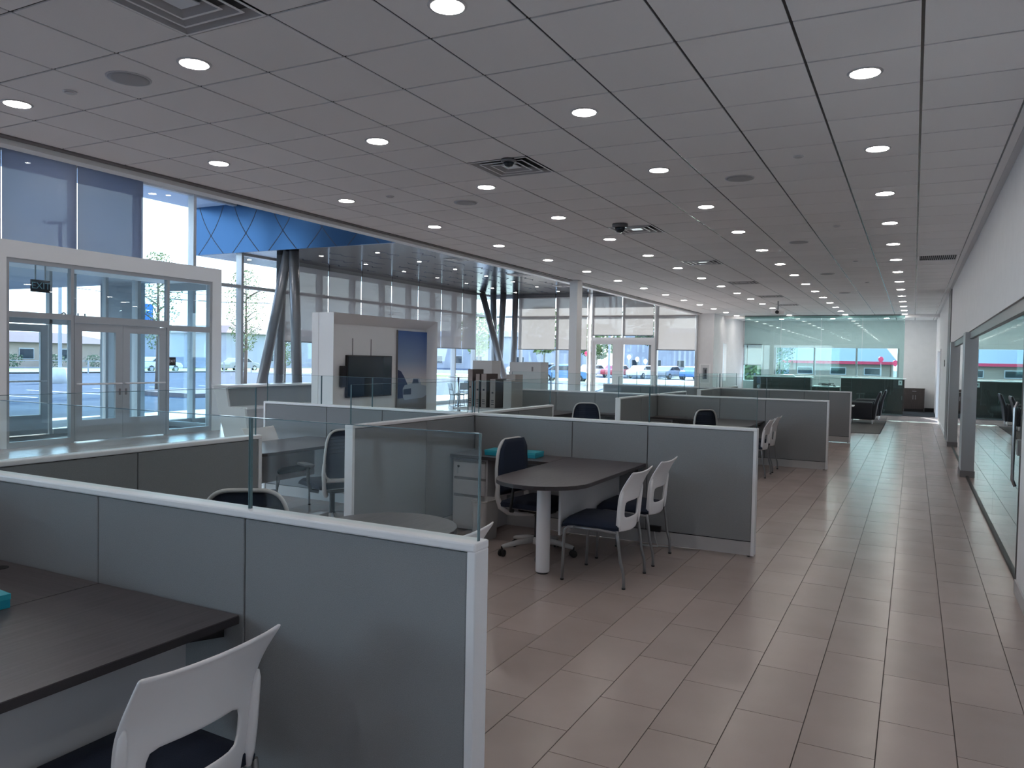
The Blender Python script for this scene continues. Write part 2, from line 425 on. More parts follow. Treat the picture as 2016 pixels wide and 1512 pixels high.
# rooms behind the storefront glass
struct('wall_office', B(4.4, 6.8, 0, 4.55, 19.15, 3.0).box(.88, 6.70, 0, 4.5, 6.80, 3.0).box(.88, 19.1, 0, 4.5, 19.25, 3.0).box(.88, 13.75, 0, 4.5, 13.87, 3.0), 'walld')
struct('ceiling_office', B(.88, 6.7, 2.9, 4.5, 19.2, 3.0), 'wall')
w12 = sempty('window_added_storeroom')  # glazing added to the storeroom to brighten the far end
B(2.62, 26.42, .1, 2.63, 29.4, 2.5).build('pane', 'glass', w12); B(2.58, 26.42, 0, 2.68, 29.4, .1).build('rail', 'alum', w12)
struct('wall_storeroom', B(2.6, 29.4, 0, 2.75, 29.6, 2.6).box(.88, 26.3, 0, 2.7, 26.42, 2.6).box(.88, 29.4, 0, 2.7, 29.55, 2.6), 'wall')
struct('ceiling_storeroom', B(.88, 26.3, 2.55, 2.7, 29.6, 2.65), 'wall')
struct('baseboard_right', B(XR-.012, -9, 0, XR, 6.76, .10), 'basec')
struct('baseboard_right_far', B(XR-.012, 21.4, 0, XR, 26.5, .10), 'white')
struct('baseboard_end', B(.4, YW-.012, 0, XR, YW, .14), 'black')
struct('trim_3', B(XR-.02, 20.0, 0, XR, 21.3, ZC), mat('panel_grey', (.17, .165, .17), .5))
struct('trim_4', B(XR-.03, 26.45, 0, XR+.16, 26.56, 2.22).box(XR-.03, 29.35, 0, XR+.16, 29.46, 2.22), 'white')
struct('trim_5', B(.68, 13.56, .10, .86, 14.12, 2.2), 'alum'); struct('trim_6', B(.67, 13.54, 0, .87, 14.14, .10), 'trimdark')
struct('trim_7', B(.68, 18.68, .10, .86, 19.15, 2.2), 'alum'); struct('trim_8', B(.67, 18.66, 0, .87, 19.17, .10), 'trimdark')
sf = sempty('window_1')
B(.74, 6.8, 2.10, .86, 13.56, 2.2).build('head_channel', 'alumd', sf); B(.75, 6.9, 0, .80, 13.56, .025).build('floor_channel', 'black', sf)
for a, b in ((7.28, 9.4), (9.405, 11.5), (11.505, 13.55)): B(.768, a, .02, .780, b, 2.10).build('pane', 'glassr', sf)
sf2 = sempty('window_2')
B(.74, 14.12, 2.10, .86, 18.68, 2.2).build('head_channel', 'alumd', sf2); B(.75, 14.12, 0, .80, 18.68, .025).build('floor_channel', 'black', sf2)
for a, b in ((14.13, 16.4), (16.405, 18.67)): B(.768, a, .02, .780, b, 2.10).build('pane', 'glassr', sf2)
dr = sempty('door_1')
B(.765, 7.14, .02, .785, 7.28, 2.10).build('stile', 'black', dr); B(.765, 6.80, .02, .785, 6.84, 2.10).build('stile', 'black', dr); B(.77, 6.84, .02, .782, 7.14, 2.10).build('pane', 'glassr', dr)
MB().tube([(.72, 7.05, .75), (.70, 7.05, .80), (.70, 7.05, 1.35), (.72, 7.05, 1.40)], .012).build('handle', 'steel', dr)
B(.735, 7.12, .98, .80, 7.22, 1.10).build('lock_box', 'steel', dr)

# --------------- left facade (curtain wall)
YS = [-8.8+1.47*k+.02*0 for k in range(25) if k < 10] + [5.46+1.47*k for k in range(15)] + [27.53]
fl = sempty('window_3')
for y in YS: B(XL-.10, y-.04, 0, XL+.09, y+.04, 5.45 if y < 14.2 else 4.2).build('mullion', 'alum', fl)
ends = YS
for a, b in zip(ends[:-1], ends[1:]):
    top = 5.36 if b < 14.5 else 4.16
    if not (7.3 < (a+b)/2 < 11.9):
        B(XL-.08, a+.04, .0, XL+.06, b-.04, .12).build('rail', 'alum', fl)
        B(XL-.035, a+.035, .10, XL-.025, b-.035, 3.36).build('pane', 'glass', fl)
    B(XL-.08, a+.04, 3.33, XL+.06, b-.04, 3.41).build('rail', 'alum', fl)
    B(XL-.08, a+.04, top, XL+.06, b-.04, top+.10).build('rail', 'alum', fl)
    B(XL-.035, a+.035, 3.39, XL-.025, b-.035, top+.02).build('pane', 'glass', fl)
# --------------- far facade
ff = sempty('window_4')
XS = [-15.16, -13.93, -12.33, -11.02, -10.86, -8.42, -8.36, -6.90]
for x in XS: B(x-.035, YF-.09, 0, x+.035, YF+.10, 4.2).build('mullion', 'white' if x in (-11.02, -10.86, -8.42) else 'alum', ff)
for a, b in zip(XS[:-1], XS[1:]):
    if b-a < .3: continue
    door = abs(a+10.86) < .01
    B(a+.035, YF-.06, 3.33, b-.035, YF+.08, 3.41).build('rail', 'alum', ff); B(a+.035, YF-.06, 4.10, b-.035, YF+.08, 4.2).build('rail', 'alum', ff)
    B(a+.03, YF+.02, 3.39, b-.03, YF+.03, 4.12).build('pane', 'glass', ff)
    if door:
        B(a+.03, YF+.02, 2.55, b-.03, YF+.03, 3.35).build('pane', 'glass', ff); B(-9.68, YF-.05, 2.55, -9.60, YF+.08, 4.12).build('mullion', 'alum', ff)
        B(a+.035, YF-.08, 2.42, b-.035, YF+.08, 2.56).build('rail', 'white', ff)
    else:
        B(a+.035, YF-.06, 0, b-.035, YF+.08, .12).build('rail', 'alum', ff); B(a+.03, YF+.02, .10, b-.03, YF+.03, 3.35).build('pane', 'glass', ff)
d2 = sempty('door_2')
for a, b in ((-10.82, -9.95), (-9.72, -8.46)):
    B(a, YF-.05, .02, a+.10, YF+.0, 2.42).build('stile', 'white', d2); B(b-.10, YF-.05, .02, b, YF, 2.42).build('stile', 'white', d2)
    B(a+.10, YF-.05, .02, b-.10, YF, .26).build('rail', 'white', d2); B(a+.10, YF-.05, 2.30, b-.10, YF, 2.42).build('rail', 'white', d2)
    B(a+.10, YF-.03, .25, b-.10, YF-.02, 2.31).build('pane', 'glass', d2)
B(-9.95, YF-.06, .02, -9.72, YF+.02, 2.42).build('astragal', 'white', d2)
# alcove + end wall windows
w5 = sempty('window_5')
B(-6.40, 29.15, 1.02, -6.385, 29.75, 2.42).build('pane', 'glass', w5)
w6 = sempty('window_6')
for x in (-5.05, -3.55, -2.02, -.56): B(x, YW+.02, 1.26, x+.07, YW+.14, 2.36).build('mullion', 'alum', w6)
for a, b in ((-4.98, -3.55), (-3.48, -2.02), (-1.95, -.56)): B(a, YW+.08, 1.28, b, YW+.09, 2.34).build('pane', 'glass', w6)
B(-5.1, YW-.03, 1.20, -.45, YW+.10, 1.27).build('sill', 'white', w6)
w7 = sempty('window_7')
B(-6.25, YW+.08, 1.0, -5.55, YW+.09, 2.4).build('pane', 'glass', w7)
# glass office front
go = sempty('window_8')
gx = [-5.55, -4.27, -2.92, -1.60, -.30]
for a, b in zip(gx[:-1], gx[1:]): B(a+.004, YG, .02, b-.004, YG+.012, ZC-.02).build('pane', 'glassf', go)
B(-5.55, YG-.02, ZC-.03, -.30, YG+.03, ZC+.01).build('head_channel', 'alumd', go); B(-5.55, YG-.01, 0, -.30, YG+.02, .03).build('floor_channel', 'alumd', go)
struct('floor_carpet', B(-6.3, 29.6, -.004, XR, YW, .006), 'carpet')
struct('wall_soffit', B(-6.3, 29.25, ZC-.10, .72, 29.35, ZC), 'wall')

# roller shades
def shade(label, x0, y0, x1, y1, z0, z1, m='shade'):
    t = thing('roller_shade', label, 'roller shade', ((x0+x1)/2, (y0+y1)/2, z0), group='window roller shades')
    lx, ly = abs(x1-x0)/2, abs(y1-y0)/2
    B(-max(lx, .002), -max(ly, .002), .02, max(lx, .002), max(ly, .002), z1-z0).build('fabric', m, t)
    B(-max(lx, .010), -max(ly, .010), 0, max(lx, .010), max(ly, .010), .03).build('hem_bar', 'alumd', t)
    B(-max(lx, .03), -max(ly, .03), z1-z0-.02, max(lx, .03), max(ly, .03), (5.5 if z1 > 5 else 4.2 if z1 > 3 else z1+.08)-z0).build('cassette', 'alumd', t)
    return t
for k, (a, b) in enumerate(((6.95, 8.38), (8.42, 9.84), (9.88, 11.37))):
    shade(['cool grey roller shade high above the entry vestibule at the picture edge', 'cool grey roller shade high above the vestibule, second from the bare window', 'cool grey roller shade high above the vestibule, next to the bare window'][k], XL+.16, a, XL+.16, b, 3.55, 5.42, 'shadeb')
ed = [15.5, 17.42, 18.92, 20.46, 21.98, 23.44, 24.88, 25.9]
for k in range(7):
    shade('long grey roller shade on the left glass wall, %s from the leaning columns' % ORD[k], XL+.16, ed[k]+.015, XL+.16, ed[k+1]-.015, 2.02, 4.12)
for k, (a, b, z) in enumerate(((-13.98, -12.38, 2.06), (-12.34, -11.05, 2.06), (-10.82, -9.66, 2.62), (-9.62, -8.46, 2.62), (-8.33, -6.92, 2.10))):
    shade(['pale roller shade on the far glass wall, leftmost one', 'pale roller shade on the far glass wall behind the white column', 'short pale roller shade above the far door, left half', 'short pale roller shade above the far door, right half', 'pale roller shade on the far glass wall beside the framed picture'][k], a, YF-.16, b, YF-.16, z, 4.12)
shade('greenish roller shade in the glass office, left of the counters', -6.25, YW-.05, -5.55, YW-.05, 1.62, 2.4)

# --------------- vestibule
XV = -13.47
vs = sempty('wall_vestibule')
B(XV-.12, 7.30, 3.20, XV+.06, 12.08, 3.49).build('header', 'white', vs)
B(XV-.14, 11.84, 0, XV+.06, 12.08, 3.20).build('post', 'white', vs); B(XV-.14, 7.30, 0, XV+.06, 7.58, 3.20).build('post', 'white', vs)
B(XL+.1, 7.30, 3.22, XV-.1, 12.08, 3.40).build('roof', 'white', vs)
B(XL+.1, 12.0, 3.05, XV-.1, 12.06, 3.22).build('side_rail', 'alum', vs); B(XL+.1, 12.0, 0, XV-.1, 12.06, .12).build('side_rail', 'alum', vs)
B(XL+.1, 12.025, .1, XV-.12, 12.035, 3.1).build('side_pane', 'glass', vs)
B(XL+.1, 7.32, 0, XV-.1, 7.38, 3.22).build('side_panel', 'alum', vs)
wv = sempty('window_9')
def vframe(y0, y1, zs, f=.055):
    B(XV-.06, y0, 0, XV+.04, y0+f, 3.2).build('mullion', 'alum', wv); B(XV-.06, y1-f, 0, XV+.04, y1, 3.2).build('mullion', 'alum', wv)
    for (a, b) in zs: B(XV-.06, y0+f, a, XV+.04, y1-f, b).build('rail', 'alum', wv)
    zz = sorted(zs)
    for (p, q) in zip(zz[:-1], zz[1:]): B(XV-.01, y0+f-.005, p[1]-.01, XV-.0, y1-f+.005, q[0]+.01).build('pane', 'glass', wv)
vframe(7.58, 8.76, [(0, .10), (2.21, 2.31), (3.13, 3.2)])
vframe(10.72, 11.84, [(0, .10), (2.11, 2.22), (3.13, 3.2)])
B(XV-.06, 8.76, 2.17, XV+.06, 10.72, 2.30).build('rail', 'alum', wv); B(XV-.06, 8.76, 3.13, XV+.04, 10.72, 3.2).build('rail', 'alum', wv); B(XV-.01, 8.76, 2.29, XV, 10.72, 3.14).build('pane', 'glass', wv)
def leaf(dname, x, ya, yb, sgn, zt=2.16):
    d = sempty(dname)
    wd = .145
    B(x-.025, ya, .02, x+.025, ya+wd, zt).build('stile', 'alum', d); B(x-.025, yb-wd, .02, x+.025, yb, zt).build('stile', 'alum', d)
    B(x-.025, ya+wd, .02, x+.025, yb-wd, .40).build('rail', 'alum', d); B(x-.025, ya+wd, zt-.14, x+.025, yb-wd, zt).build('rail', 'alum', d)
    B(x-.006, ya+wd-.005, .39, x+.006, yb-wd+.005, zt-.13).build('pane', 'glass', d)
    MB().tube([(x+.03, ya+.04, 1.06), (x+.09, ya+.06, 1.06), (x+.09, yb-.06, 1.06), (x+.03, yb-.04, 1.06)], .016).build('push_bar', 'white', d)
    return d
d3 = leaf('door_3', XV, 8.78, 9.74, 1); d4 = leaf('door_4', XV, 9.745, 10.70, -1)
for d, y in ((d3, 9.68), (d4, 9.81)): B(XV+.025, y-.02, .84, XV+.034, y+.02, .96).build('lock_plate', 'trimdark', d)
d5 = leaf('door_5', XL+.02, 7.45, 8.4, 1); d6 = leaf('door_6', XL+.02, 8.405, 9.35, -1)
wv2 = sempty('window_10')
for (a, b) in ((7.40, 9.40), (9.40, 10.6), (10.6, 11.85)):
    B(XL-.06, a, 2.18, XL+.06, b, 2.28).build('rail', 'alum', wv2); B(XL-.005, a, 2.27, XL+.005, b, 3.34).build('pane', 'glass', wv2)
for (a, b) in ((9.46, 10.55), (10.65, 11.8)):
    B(XL-.06, a, 0, XL+.06, b, .10).build('rail', 'alum', wv2); B(XL-.005, a, .09, XL+.005, b, 2.2).build('pane', 'glass', wv2)
for y in (7.42, 9.40, 10.6): B(XL-.06, y-.03, 0, XL+.06, y+.03, 3.34).build('mullion', 'alum', wv2)
struct('floor_mat', B(XL+.15, 7.5, 0, XV-.15, 11.9, .012), 'carpet')

# ================================================================== OBJECTS
def wp(t, mb, name, m, **k):                      # world-space mesh under an (unrotated) thing
    return mb.xf(Matrix.Translation(-Vector(t.location))).build(name, m, t, **k)
XSP = -3.97
PY = [2.0, 6.82, 13.13, 18.12]
NM = ['nearest', 'second', 'third', 'farthest']
def part_x(label, Y, x0, x1, seams, end_lo, end_hi, glass):
    t = thing('cubicle_partition', label, 'partition', ((x0+x1)/2, Y, 0), group='grey fabric partitions')
    e0 = x0+(.03 if end_lo else 0); e1 = x1-(.03 if end_hi else 0)
    xs = [e0]+list(seams)+[e1]
    wp(t, B(e0, Y-.024, .02, e1, Y+.024, 1.07), 'core', 'seam')
    for a, b in zip(xs[:-1], xs[1:]): wp(t, B(a+.003, Y-.034, .135, b-.003, Y+.034, 1.075), 'fabric_panel', 'fabric', bevel=.004)
    wp(t, B(e0, Y-.030, .012, e1, Y+.030, .128), 'base_cover', 'basec')
    wp(t, B(x0, Y-.042, 1.078, x1, Y+.042, 1.105), 'top_cap', 'cap', bevel=.006)
    if end_lo: wp(t, B(x0, Y-.040, .012, x0+.03, Y+.040, 1.08), 'end_post', 'cap', bevel=.004)
    if end_hi: wp(t, B(x1-.03, Y-.040, .012, x1, Y+.040, 1.08), 'end_post', 'cap', bevel=.004)
    for a, b in glass:
        gs = wp(t, B(a+.002, Y-.005, 1.098, b-.002, Y+.005, 1.427), 'glass_screen', 'glassp')
        L_ = Matrix.Translation(-Vector(t.location))
        B(a+.0015, Y-.0055, 1.10, a+.005, Y+.0055, 1.4275).box(b-.005, Y-.0055, 1.10, b-.0015, Y+.0055, 1.4275).xf(L_).build('side_edge', 'gedge', gs)
        B(a+.005, Y-.0055, 1.4255, b-.005, Y+.0055, 1.4280).xf(L_).build('top_edge', 'gedge', gs)
    for x in (e0+.05, e1-.02): wp(t, MB().lathe([(.012, 0), (.012, .02)], 8, (x, Y, 0)), 'leveling_foot', 'black')
    return t
def part_y(label, X, y0, y1, seams, glass):
    t = thing('cubicle_partition', label, 'partition', (X, (y0+y1)/2, 0), group='grey fabric partitions')
    ys = [y0+.03]+list(seams)+[y1-.03]
    wp(t, B(X-.024, y0+.03, .02, X+.024, y1-.03, 1.07), 'core', 'seam')
    for a, b in zip(ys[:-1], ys[1:]): wp(t, B(X-.034, a+.003, .135, X+.034, b-.003, 1.075), 'fabric_panel', 'fabric', bevel=.004)
    wp(t, B(X-.030, y0+.03, .012, X+.030, y1-.03, .128), 'base_cover', 'basec')
    wp(t, B(X-.042, y0, 1.078, X+.042, y1, 1.105), 'top_cap', 'cap', bevel=.006)
    for a in (y0, y1-.03): wp(t, B(X-.040, a, .012, X+.040, a+.03, 1.08), 'end_post', 'cap', bevel=.004)
    for a, b in glass:
        gs = wp(t, B(X-.005, a+.002, 1.098, X+.005, b-.002, 1.427), 'glass_screen', 'glassp')
        L_ = Matrix.Translation(-Vector(t.location))
        B(X-.0055, a+.0015, 1.10, X+.0055, a+.005, 1.4275).box(X-.0055, b-.005, 1.10, X+.0055, b-.0015, 1.4275).xf(L_).build('side_edge', 'gedge', gs)
        B(X-.0055, a+.005, 1.4255, X+.0055, b-.005, 1.4280).xf(L_).build('top_edge', 'gedge', gs)
    return t
for k, P in enumerate(PY):
    xr = -1.125 if k == 0 else -1.16
    part_x('%s grey fabric partition ending at the tiled aisle with a glass screen on top' % NM[k], P, XSP+.042, xr, (-2.86, -2.06 if k == 0 else -2.12), False, True, [(XSP+.06, -2.07 if k == 0 else -2.12), (-2.07 if k == 0 else -2.12, xr-.01)])
    part_x('%s grey fabric partition on the showroom side of the cross panel, glass on top' % NM[k], P, -6.82, XSP-.042, (-5.86, -5.09), True, False, [(-6.80, -5.97), (-5.97, -5.25), (-5.25, XSP-.06)])
    part_y('%s cross panel of grey fabric running away from the camera, glass on top' % NM[k], XSP, P-1.96, P+1.90, (P-.9, P, P+.95), [(P-1.94, P-.02), (P+.02, P+1.88)])

def rr(x0, x1, yc, yend, sy, n=14):              # peninsula outline: straight from yc, half-round at yend
    r = (x1-x0)/2; cx = (x0+x1)/2; cy = yend-sy*r
    pts = [(x0, yc)]+[(cx-r*math.cos(PI*k/n), cy+sy*r*math.sin(PI*k/n)) for k in range(n+1)]+[(x1, yc)]
    return pts
def desk(label, P, sy, x0, x1, xr0, xr1, xleg, xm, group='dark laminate workstation desks'):
    # sy=-1: runs toward the camera from partition P
    yb = P+sy*.045; t = thing('workstation_desk', label, 'desk', ((x0+x1)/2, P+sy*.9, 0), group=group)
    out = rr(x0, x1, yb, P+sy*1.78, sy)
    wp(t, MB().prism(out, .708, .7345, smooth=False), 'peninsula_top', 'desk')
    wp(t, MB().prism([( (p[0]-(x0+x1)/2)*1.004+(x0+x1)/2, p[1]+(sy*.0015 if abs(p[1]-yb) > .01 else 0)) for p in out], .7045, .7315), 'edge_band', 'edge')
    ret = [(xr0, yb), (xr1, yb), (xr1, P+sy*.50), (xr0, P+sy*.50)]
    wp(t, MB().prism(ret, .708, .7345), 'return_top', 'deskx')
    wp(t, B(xr0, P+sy*.5, .7045, xr1, P+sy*.5015, .7325), 'return_edge', 'edge')
    wp(t, MB().lathe([(.052, .012), (.055, .02), (.055, .70), (.052, .708)], 20, (xleg, P+sy*1.40, 0)), 'leg', 'chairw')
    wp(t, MB().lathe([(.045, 0), (.045, .014)], 16, (xleg, P+sy*1.40, 0)), 'leg_foot', 'black')
    wp(t, B(xm-.009, P+sy*.17, .33, xm+.009, P+sy*1.48, .705), 'modesty_panel', 'modesty')
    wp(t, MB().prism([(P+sy*.045, .705), (P+sy*.40, .705), (P+sy*.30, .69), (P+sy*.045, .645)], x1-.10, x1-.07, 'x'), 'bracket', 'black')
    wp(t, MB().prism([(P+sy*.045, .705), (P+sy*.40, .705), (P+sy*.30, .69), (P+sy*.045, .645)], x0+.07, x0+.10, 'x'), 'bracket', 'black')
    wp(t, MB().lathe([(.035, .733), (.035, .736)], 14, ((xr0+xr1)/2, P+sy*.12, 0)), 'grommet', 'black')
    return t
for k, P in enumerate(PY):
    for sy, nm in ((-1, 'near'), (1, 'far')):
        if k < 3 or sy < 0:
            desk('dark round-ended desk, %s side of the %s partition, next to the aisle' % (nm, NM[k]), P, sy, *((-2.83, -2.075, XSP+.045, -2.835, -2.46, -2.20) if (k, sy) == (0, -1) else (-2.88, -2.13, XSP+.045, -2.885, -2.51, -2.34)))
            desk('dark round-ended desk, %s side of the %s partition, toward the showroom' % (nm, NM[k]), P, sy, -6.12, -5.32, -5.315, XSP-.045, -5.74, -5.92)

# drawer pedestals
def pedestal(label, x, y):
    t = thing('drawer_pedestal', label, 'cabinet', (x, y, 0), group='pedestals under desks')
    B(-.19, -.0, .02, .19, .40, .70).build('body', 'ped', t)
    for (a, b) in ((.52, .66), (.355, .495), (.05, .33)):
        d = B(-.172, -.018, a, .172, 0, b).build('drawer', 'ped', t, bevel=.003)
        B(-.172, -.012, b, .172, 0, b+.022).build('pull_channel', 'trimdark', d)
    MB().lathe([(.012, -.024), (.012, -.018)], 10, (-.12, 0, .62), 'y').build('lock', 'black', t)
    B(-.128, -.030, .55, -.122, -.026, .615).build('key', 'steel', t)
    return t
pedestal('light grey three-drawer pedestal with a key in its lock, under the second partition desk', XSP+.24, 6.37)
pedestal('light grey drawer pedestal by the third partition, seen over the second', XSP+.24, 12.68)

# waste bin
t = thing('waste_bin', 'small pale plastic waste bin beside the drawer pedestal', 'bin', (-3.46, 6.19, 0))
def rrect(a, b, r, n=4):
    pts = []
    for (cx, cy, s0) in ((a-r, b-r, 0), (-a+r, b-r, 1), (-a+r, -b+r, 2), (a-r, -b+r, 3)):
        for q in range(n+1):
            an = PI/2*(s0+q/n); pts.append((cx+r*math.cos(an), cy+r*math.sin(an)))
    return pts
o1, o2 = rrect(.07, .12, .03), rrect(.082, .135, .035)
n_ = len(o1); MB().add([(*p, 0) for p in o1]+[(*p, .36) for p in o2]+[(p[0]*.93, p[1]*.95, .36) for p in o2]+[(p[0]*.92, p[1]*.95, .02) for p in o1],
    [tuple(range(n_-1, -1, -1))]+[(i+k*n_, (i+1) % n_+k*n_, (i+1) % n_+(k+1)*n_, i+(k+1)*n_) for k in range(3) for i in range(n_)]+[tuple(range(3*n_, 4*n_))]).build('body', 'chairf', t)
MB().tube([(*p, .36) for p in rrect(.082, .135, .035)], .006, 6, closed=True).build('rim', 'chairf', t)

# teal boxes
def teal(label, loc, sx, sy_, h, rz):
    t = thing('document_box', label, 'box', loc, rz, group='teal document boxes')
    B(-sx/2, -sy_/2, 0, sx/2, sy_/2, h*.96).build('tray', 'teal', t); B(-sx/2-.002, -sy_/2-.002, h*.62, sx/2+.002, sy_/2+.002, h).build('lid', 'tealtop', t)
    B(-.06, -sy_/2-.0035, h*.28, .06, -sy_/2-.0005, h*.5).build('print', 'signb', t)
teal('long flat teal box on the desk behind the task chair at the second partition', (-3.36, 6.56, .736), .52, .22, .05, .06)
teal('flat teal box on the desk at the lower left picture edge', (-2.98, 1.50, .736), .30, .24, .05, -.1)

# ---------------------------------------------------------------- guest chair (local forward = +X)
def lerp(a, b, u): return a+(b-a)*u
def make_guest(label, loc, rz):
    t = thing('guest_chair', label, 'chair', loc, rz, group='white-backed guest chairs')
    zs = [.405, .43, .46, .50, .56, .62, .645, .68, .72, .76, .80, .835, .855]
    def bx(z):
        return -.225-.02*max(0, (z-.42)/.25)-.055*max(0, (z-.62)/.235)**1.8
    def hw(z):
        return .222+.012*math.sin((z-.40)/.455*PI)+(.0 if z < .75 else (z-.75)*.16)
    cols = [-1, -.93, -.80, -.66, -.40, -.13, .13, .40, .66, .80, .93, 1]
    pts = []
    for z in zs:
        row = []
        for c in cols:
            y = c*hw(z); fwd_ = .050*(abs(c)**2.2)*(1 if z < .7 else max(.25, 1-(z-.7)/.2))
            zz = z-(.018*(1-c*c) if z > .85 else 0)-(.012*(1-c*c) if z < .41 else 0)
            row.append((bx(z)+fwd_, y, zz))
        pts.append(row)
    sk = lambda i, j: 3 <= i <= 4 and 3 <= j <= 7
    MB().grid(pts, sk).build('back_shell', 'chairw', t, recalc=False, solid=.013, sub=1)
    # side ribs thickening the shell
    for s in (-1, 1):
        pr = [(bx(z)+.030, s*hw(z)*.955, z) for z in (.41, .46, .52, .60, .68, .705)]
        MB().tube(pr, [.012, .017, .017, .016, .012, .004], 8).build('shell_rib', 'chairw', t)
    # seat cushion
    prof = [(-.20, .425, .455), (-.16, .420, .472), (0, .418, .478), (.14, .418, .482), (.215, .418, .474), (.245, .412, .448), (.25, .405, .425)]
    rows_t, rows_b = [], []
    for (x, zb, zt) in prof:
        rows_t.append([(x, y, lerp(zt, zb, .75 if abs(y) > .235 else (.25 if abs(y) > .21 else 0))) for y in (-.24, -.225, -.17, 0, .17, .225, .24)])
        rows_b.append([(x, y, zb-.01) for y in (-.235, -.22, -.17, 0, .17, .22, .235)])
    m = MB().grid(rows_t); m.grid([r[::-1] for r in rows_b])
    for rt_, rb_ in ((rows_t[0], rows_b[0]), (rows_b[-1], rows_t[-1])): m.grid([rt_, rb_])
    m.grid([[r[0] for r in rows_b], [r[0] for r in rows_t]]); m.grid([[r[-1] for r in rows_t], [r[-1] for r in rows_b]])
    m.build('seat_cushion', 'navy', t)
    for s in (-1, 1):
        y = s*.245
        fl = [(.235, y, .0), (.232, y, .12), (.225, y, .34), (.218, y, .385), (.195, y, .405), (.15, y, .410)]
        MB().tube(fl, .0115, 10).build('leg', 'tubeg', t)
        MB().tube([(.15, y, .410), (-.05, y, .408), (-.19, y, .400)], .0115, 10).build('side_rail', 'tubeg', t)
        MB().tube([(-.19, y, .415), (-.205, y, .33), (-.222, y, .20), (-.246, y, .115), (-.252, y, .05), (-.252, y, 0)], .0115, 10).build('leg', 'tubeg', t)
        for x in (.235, -.252): MB().lathe([(.014, 0), (.014, .012)], 10, (x, y, 0)).build('foot_glide', 'black', t)
    MB().tube([(.17, -.245, .400), (.17, .245, .400)], .010, 8).build('cross_bar', 'tubeg', t)
    MB().tube([(-.17, -.245, .398), (-.17, .245, .398)], .010, 8).build('cross_bar', 'tubeg', t)
    return t
gc = make_guest('white-backed guest chair at the second partition table, the one nearer the camera', (-2.07, 5.575, 0), PI)
dup(gc, (-2.075, 6.305, 0), PI, 'white-backed guest chair at the second partition table, the one nearer the partition')
dup(gc, (-1.945, 1.475, 0), PI, 'large white-backed guest chair at the lower left, in front of the nearest partition')
dup(gc, (-2.11, 3.09, 0), PI, 'white-backed guest chair mostly hidden behind the end post of the nearest partition')
dup(gc, (-2.12, 11.90, 0), PI, 'white-backed guest chair behind the end of the second partition, nearer the camera')
dup(gc, (-2.12, 12.56, 0), PI, 'white-backed guest chair behind the end of the second partition, farther from the camera')
dup(gc, (-6.14, 6.32, 0), 0, 'guest chair with thin dark legs under the showroom-side desk by the second partition')

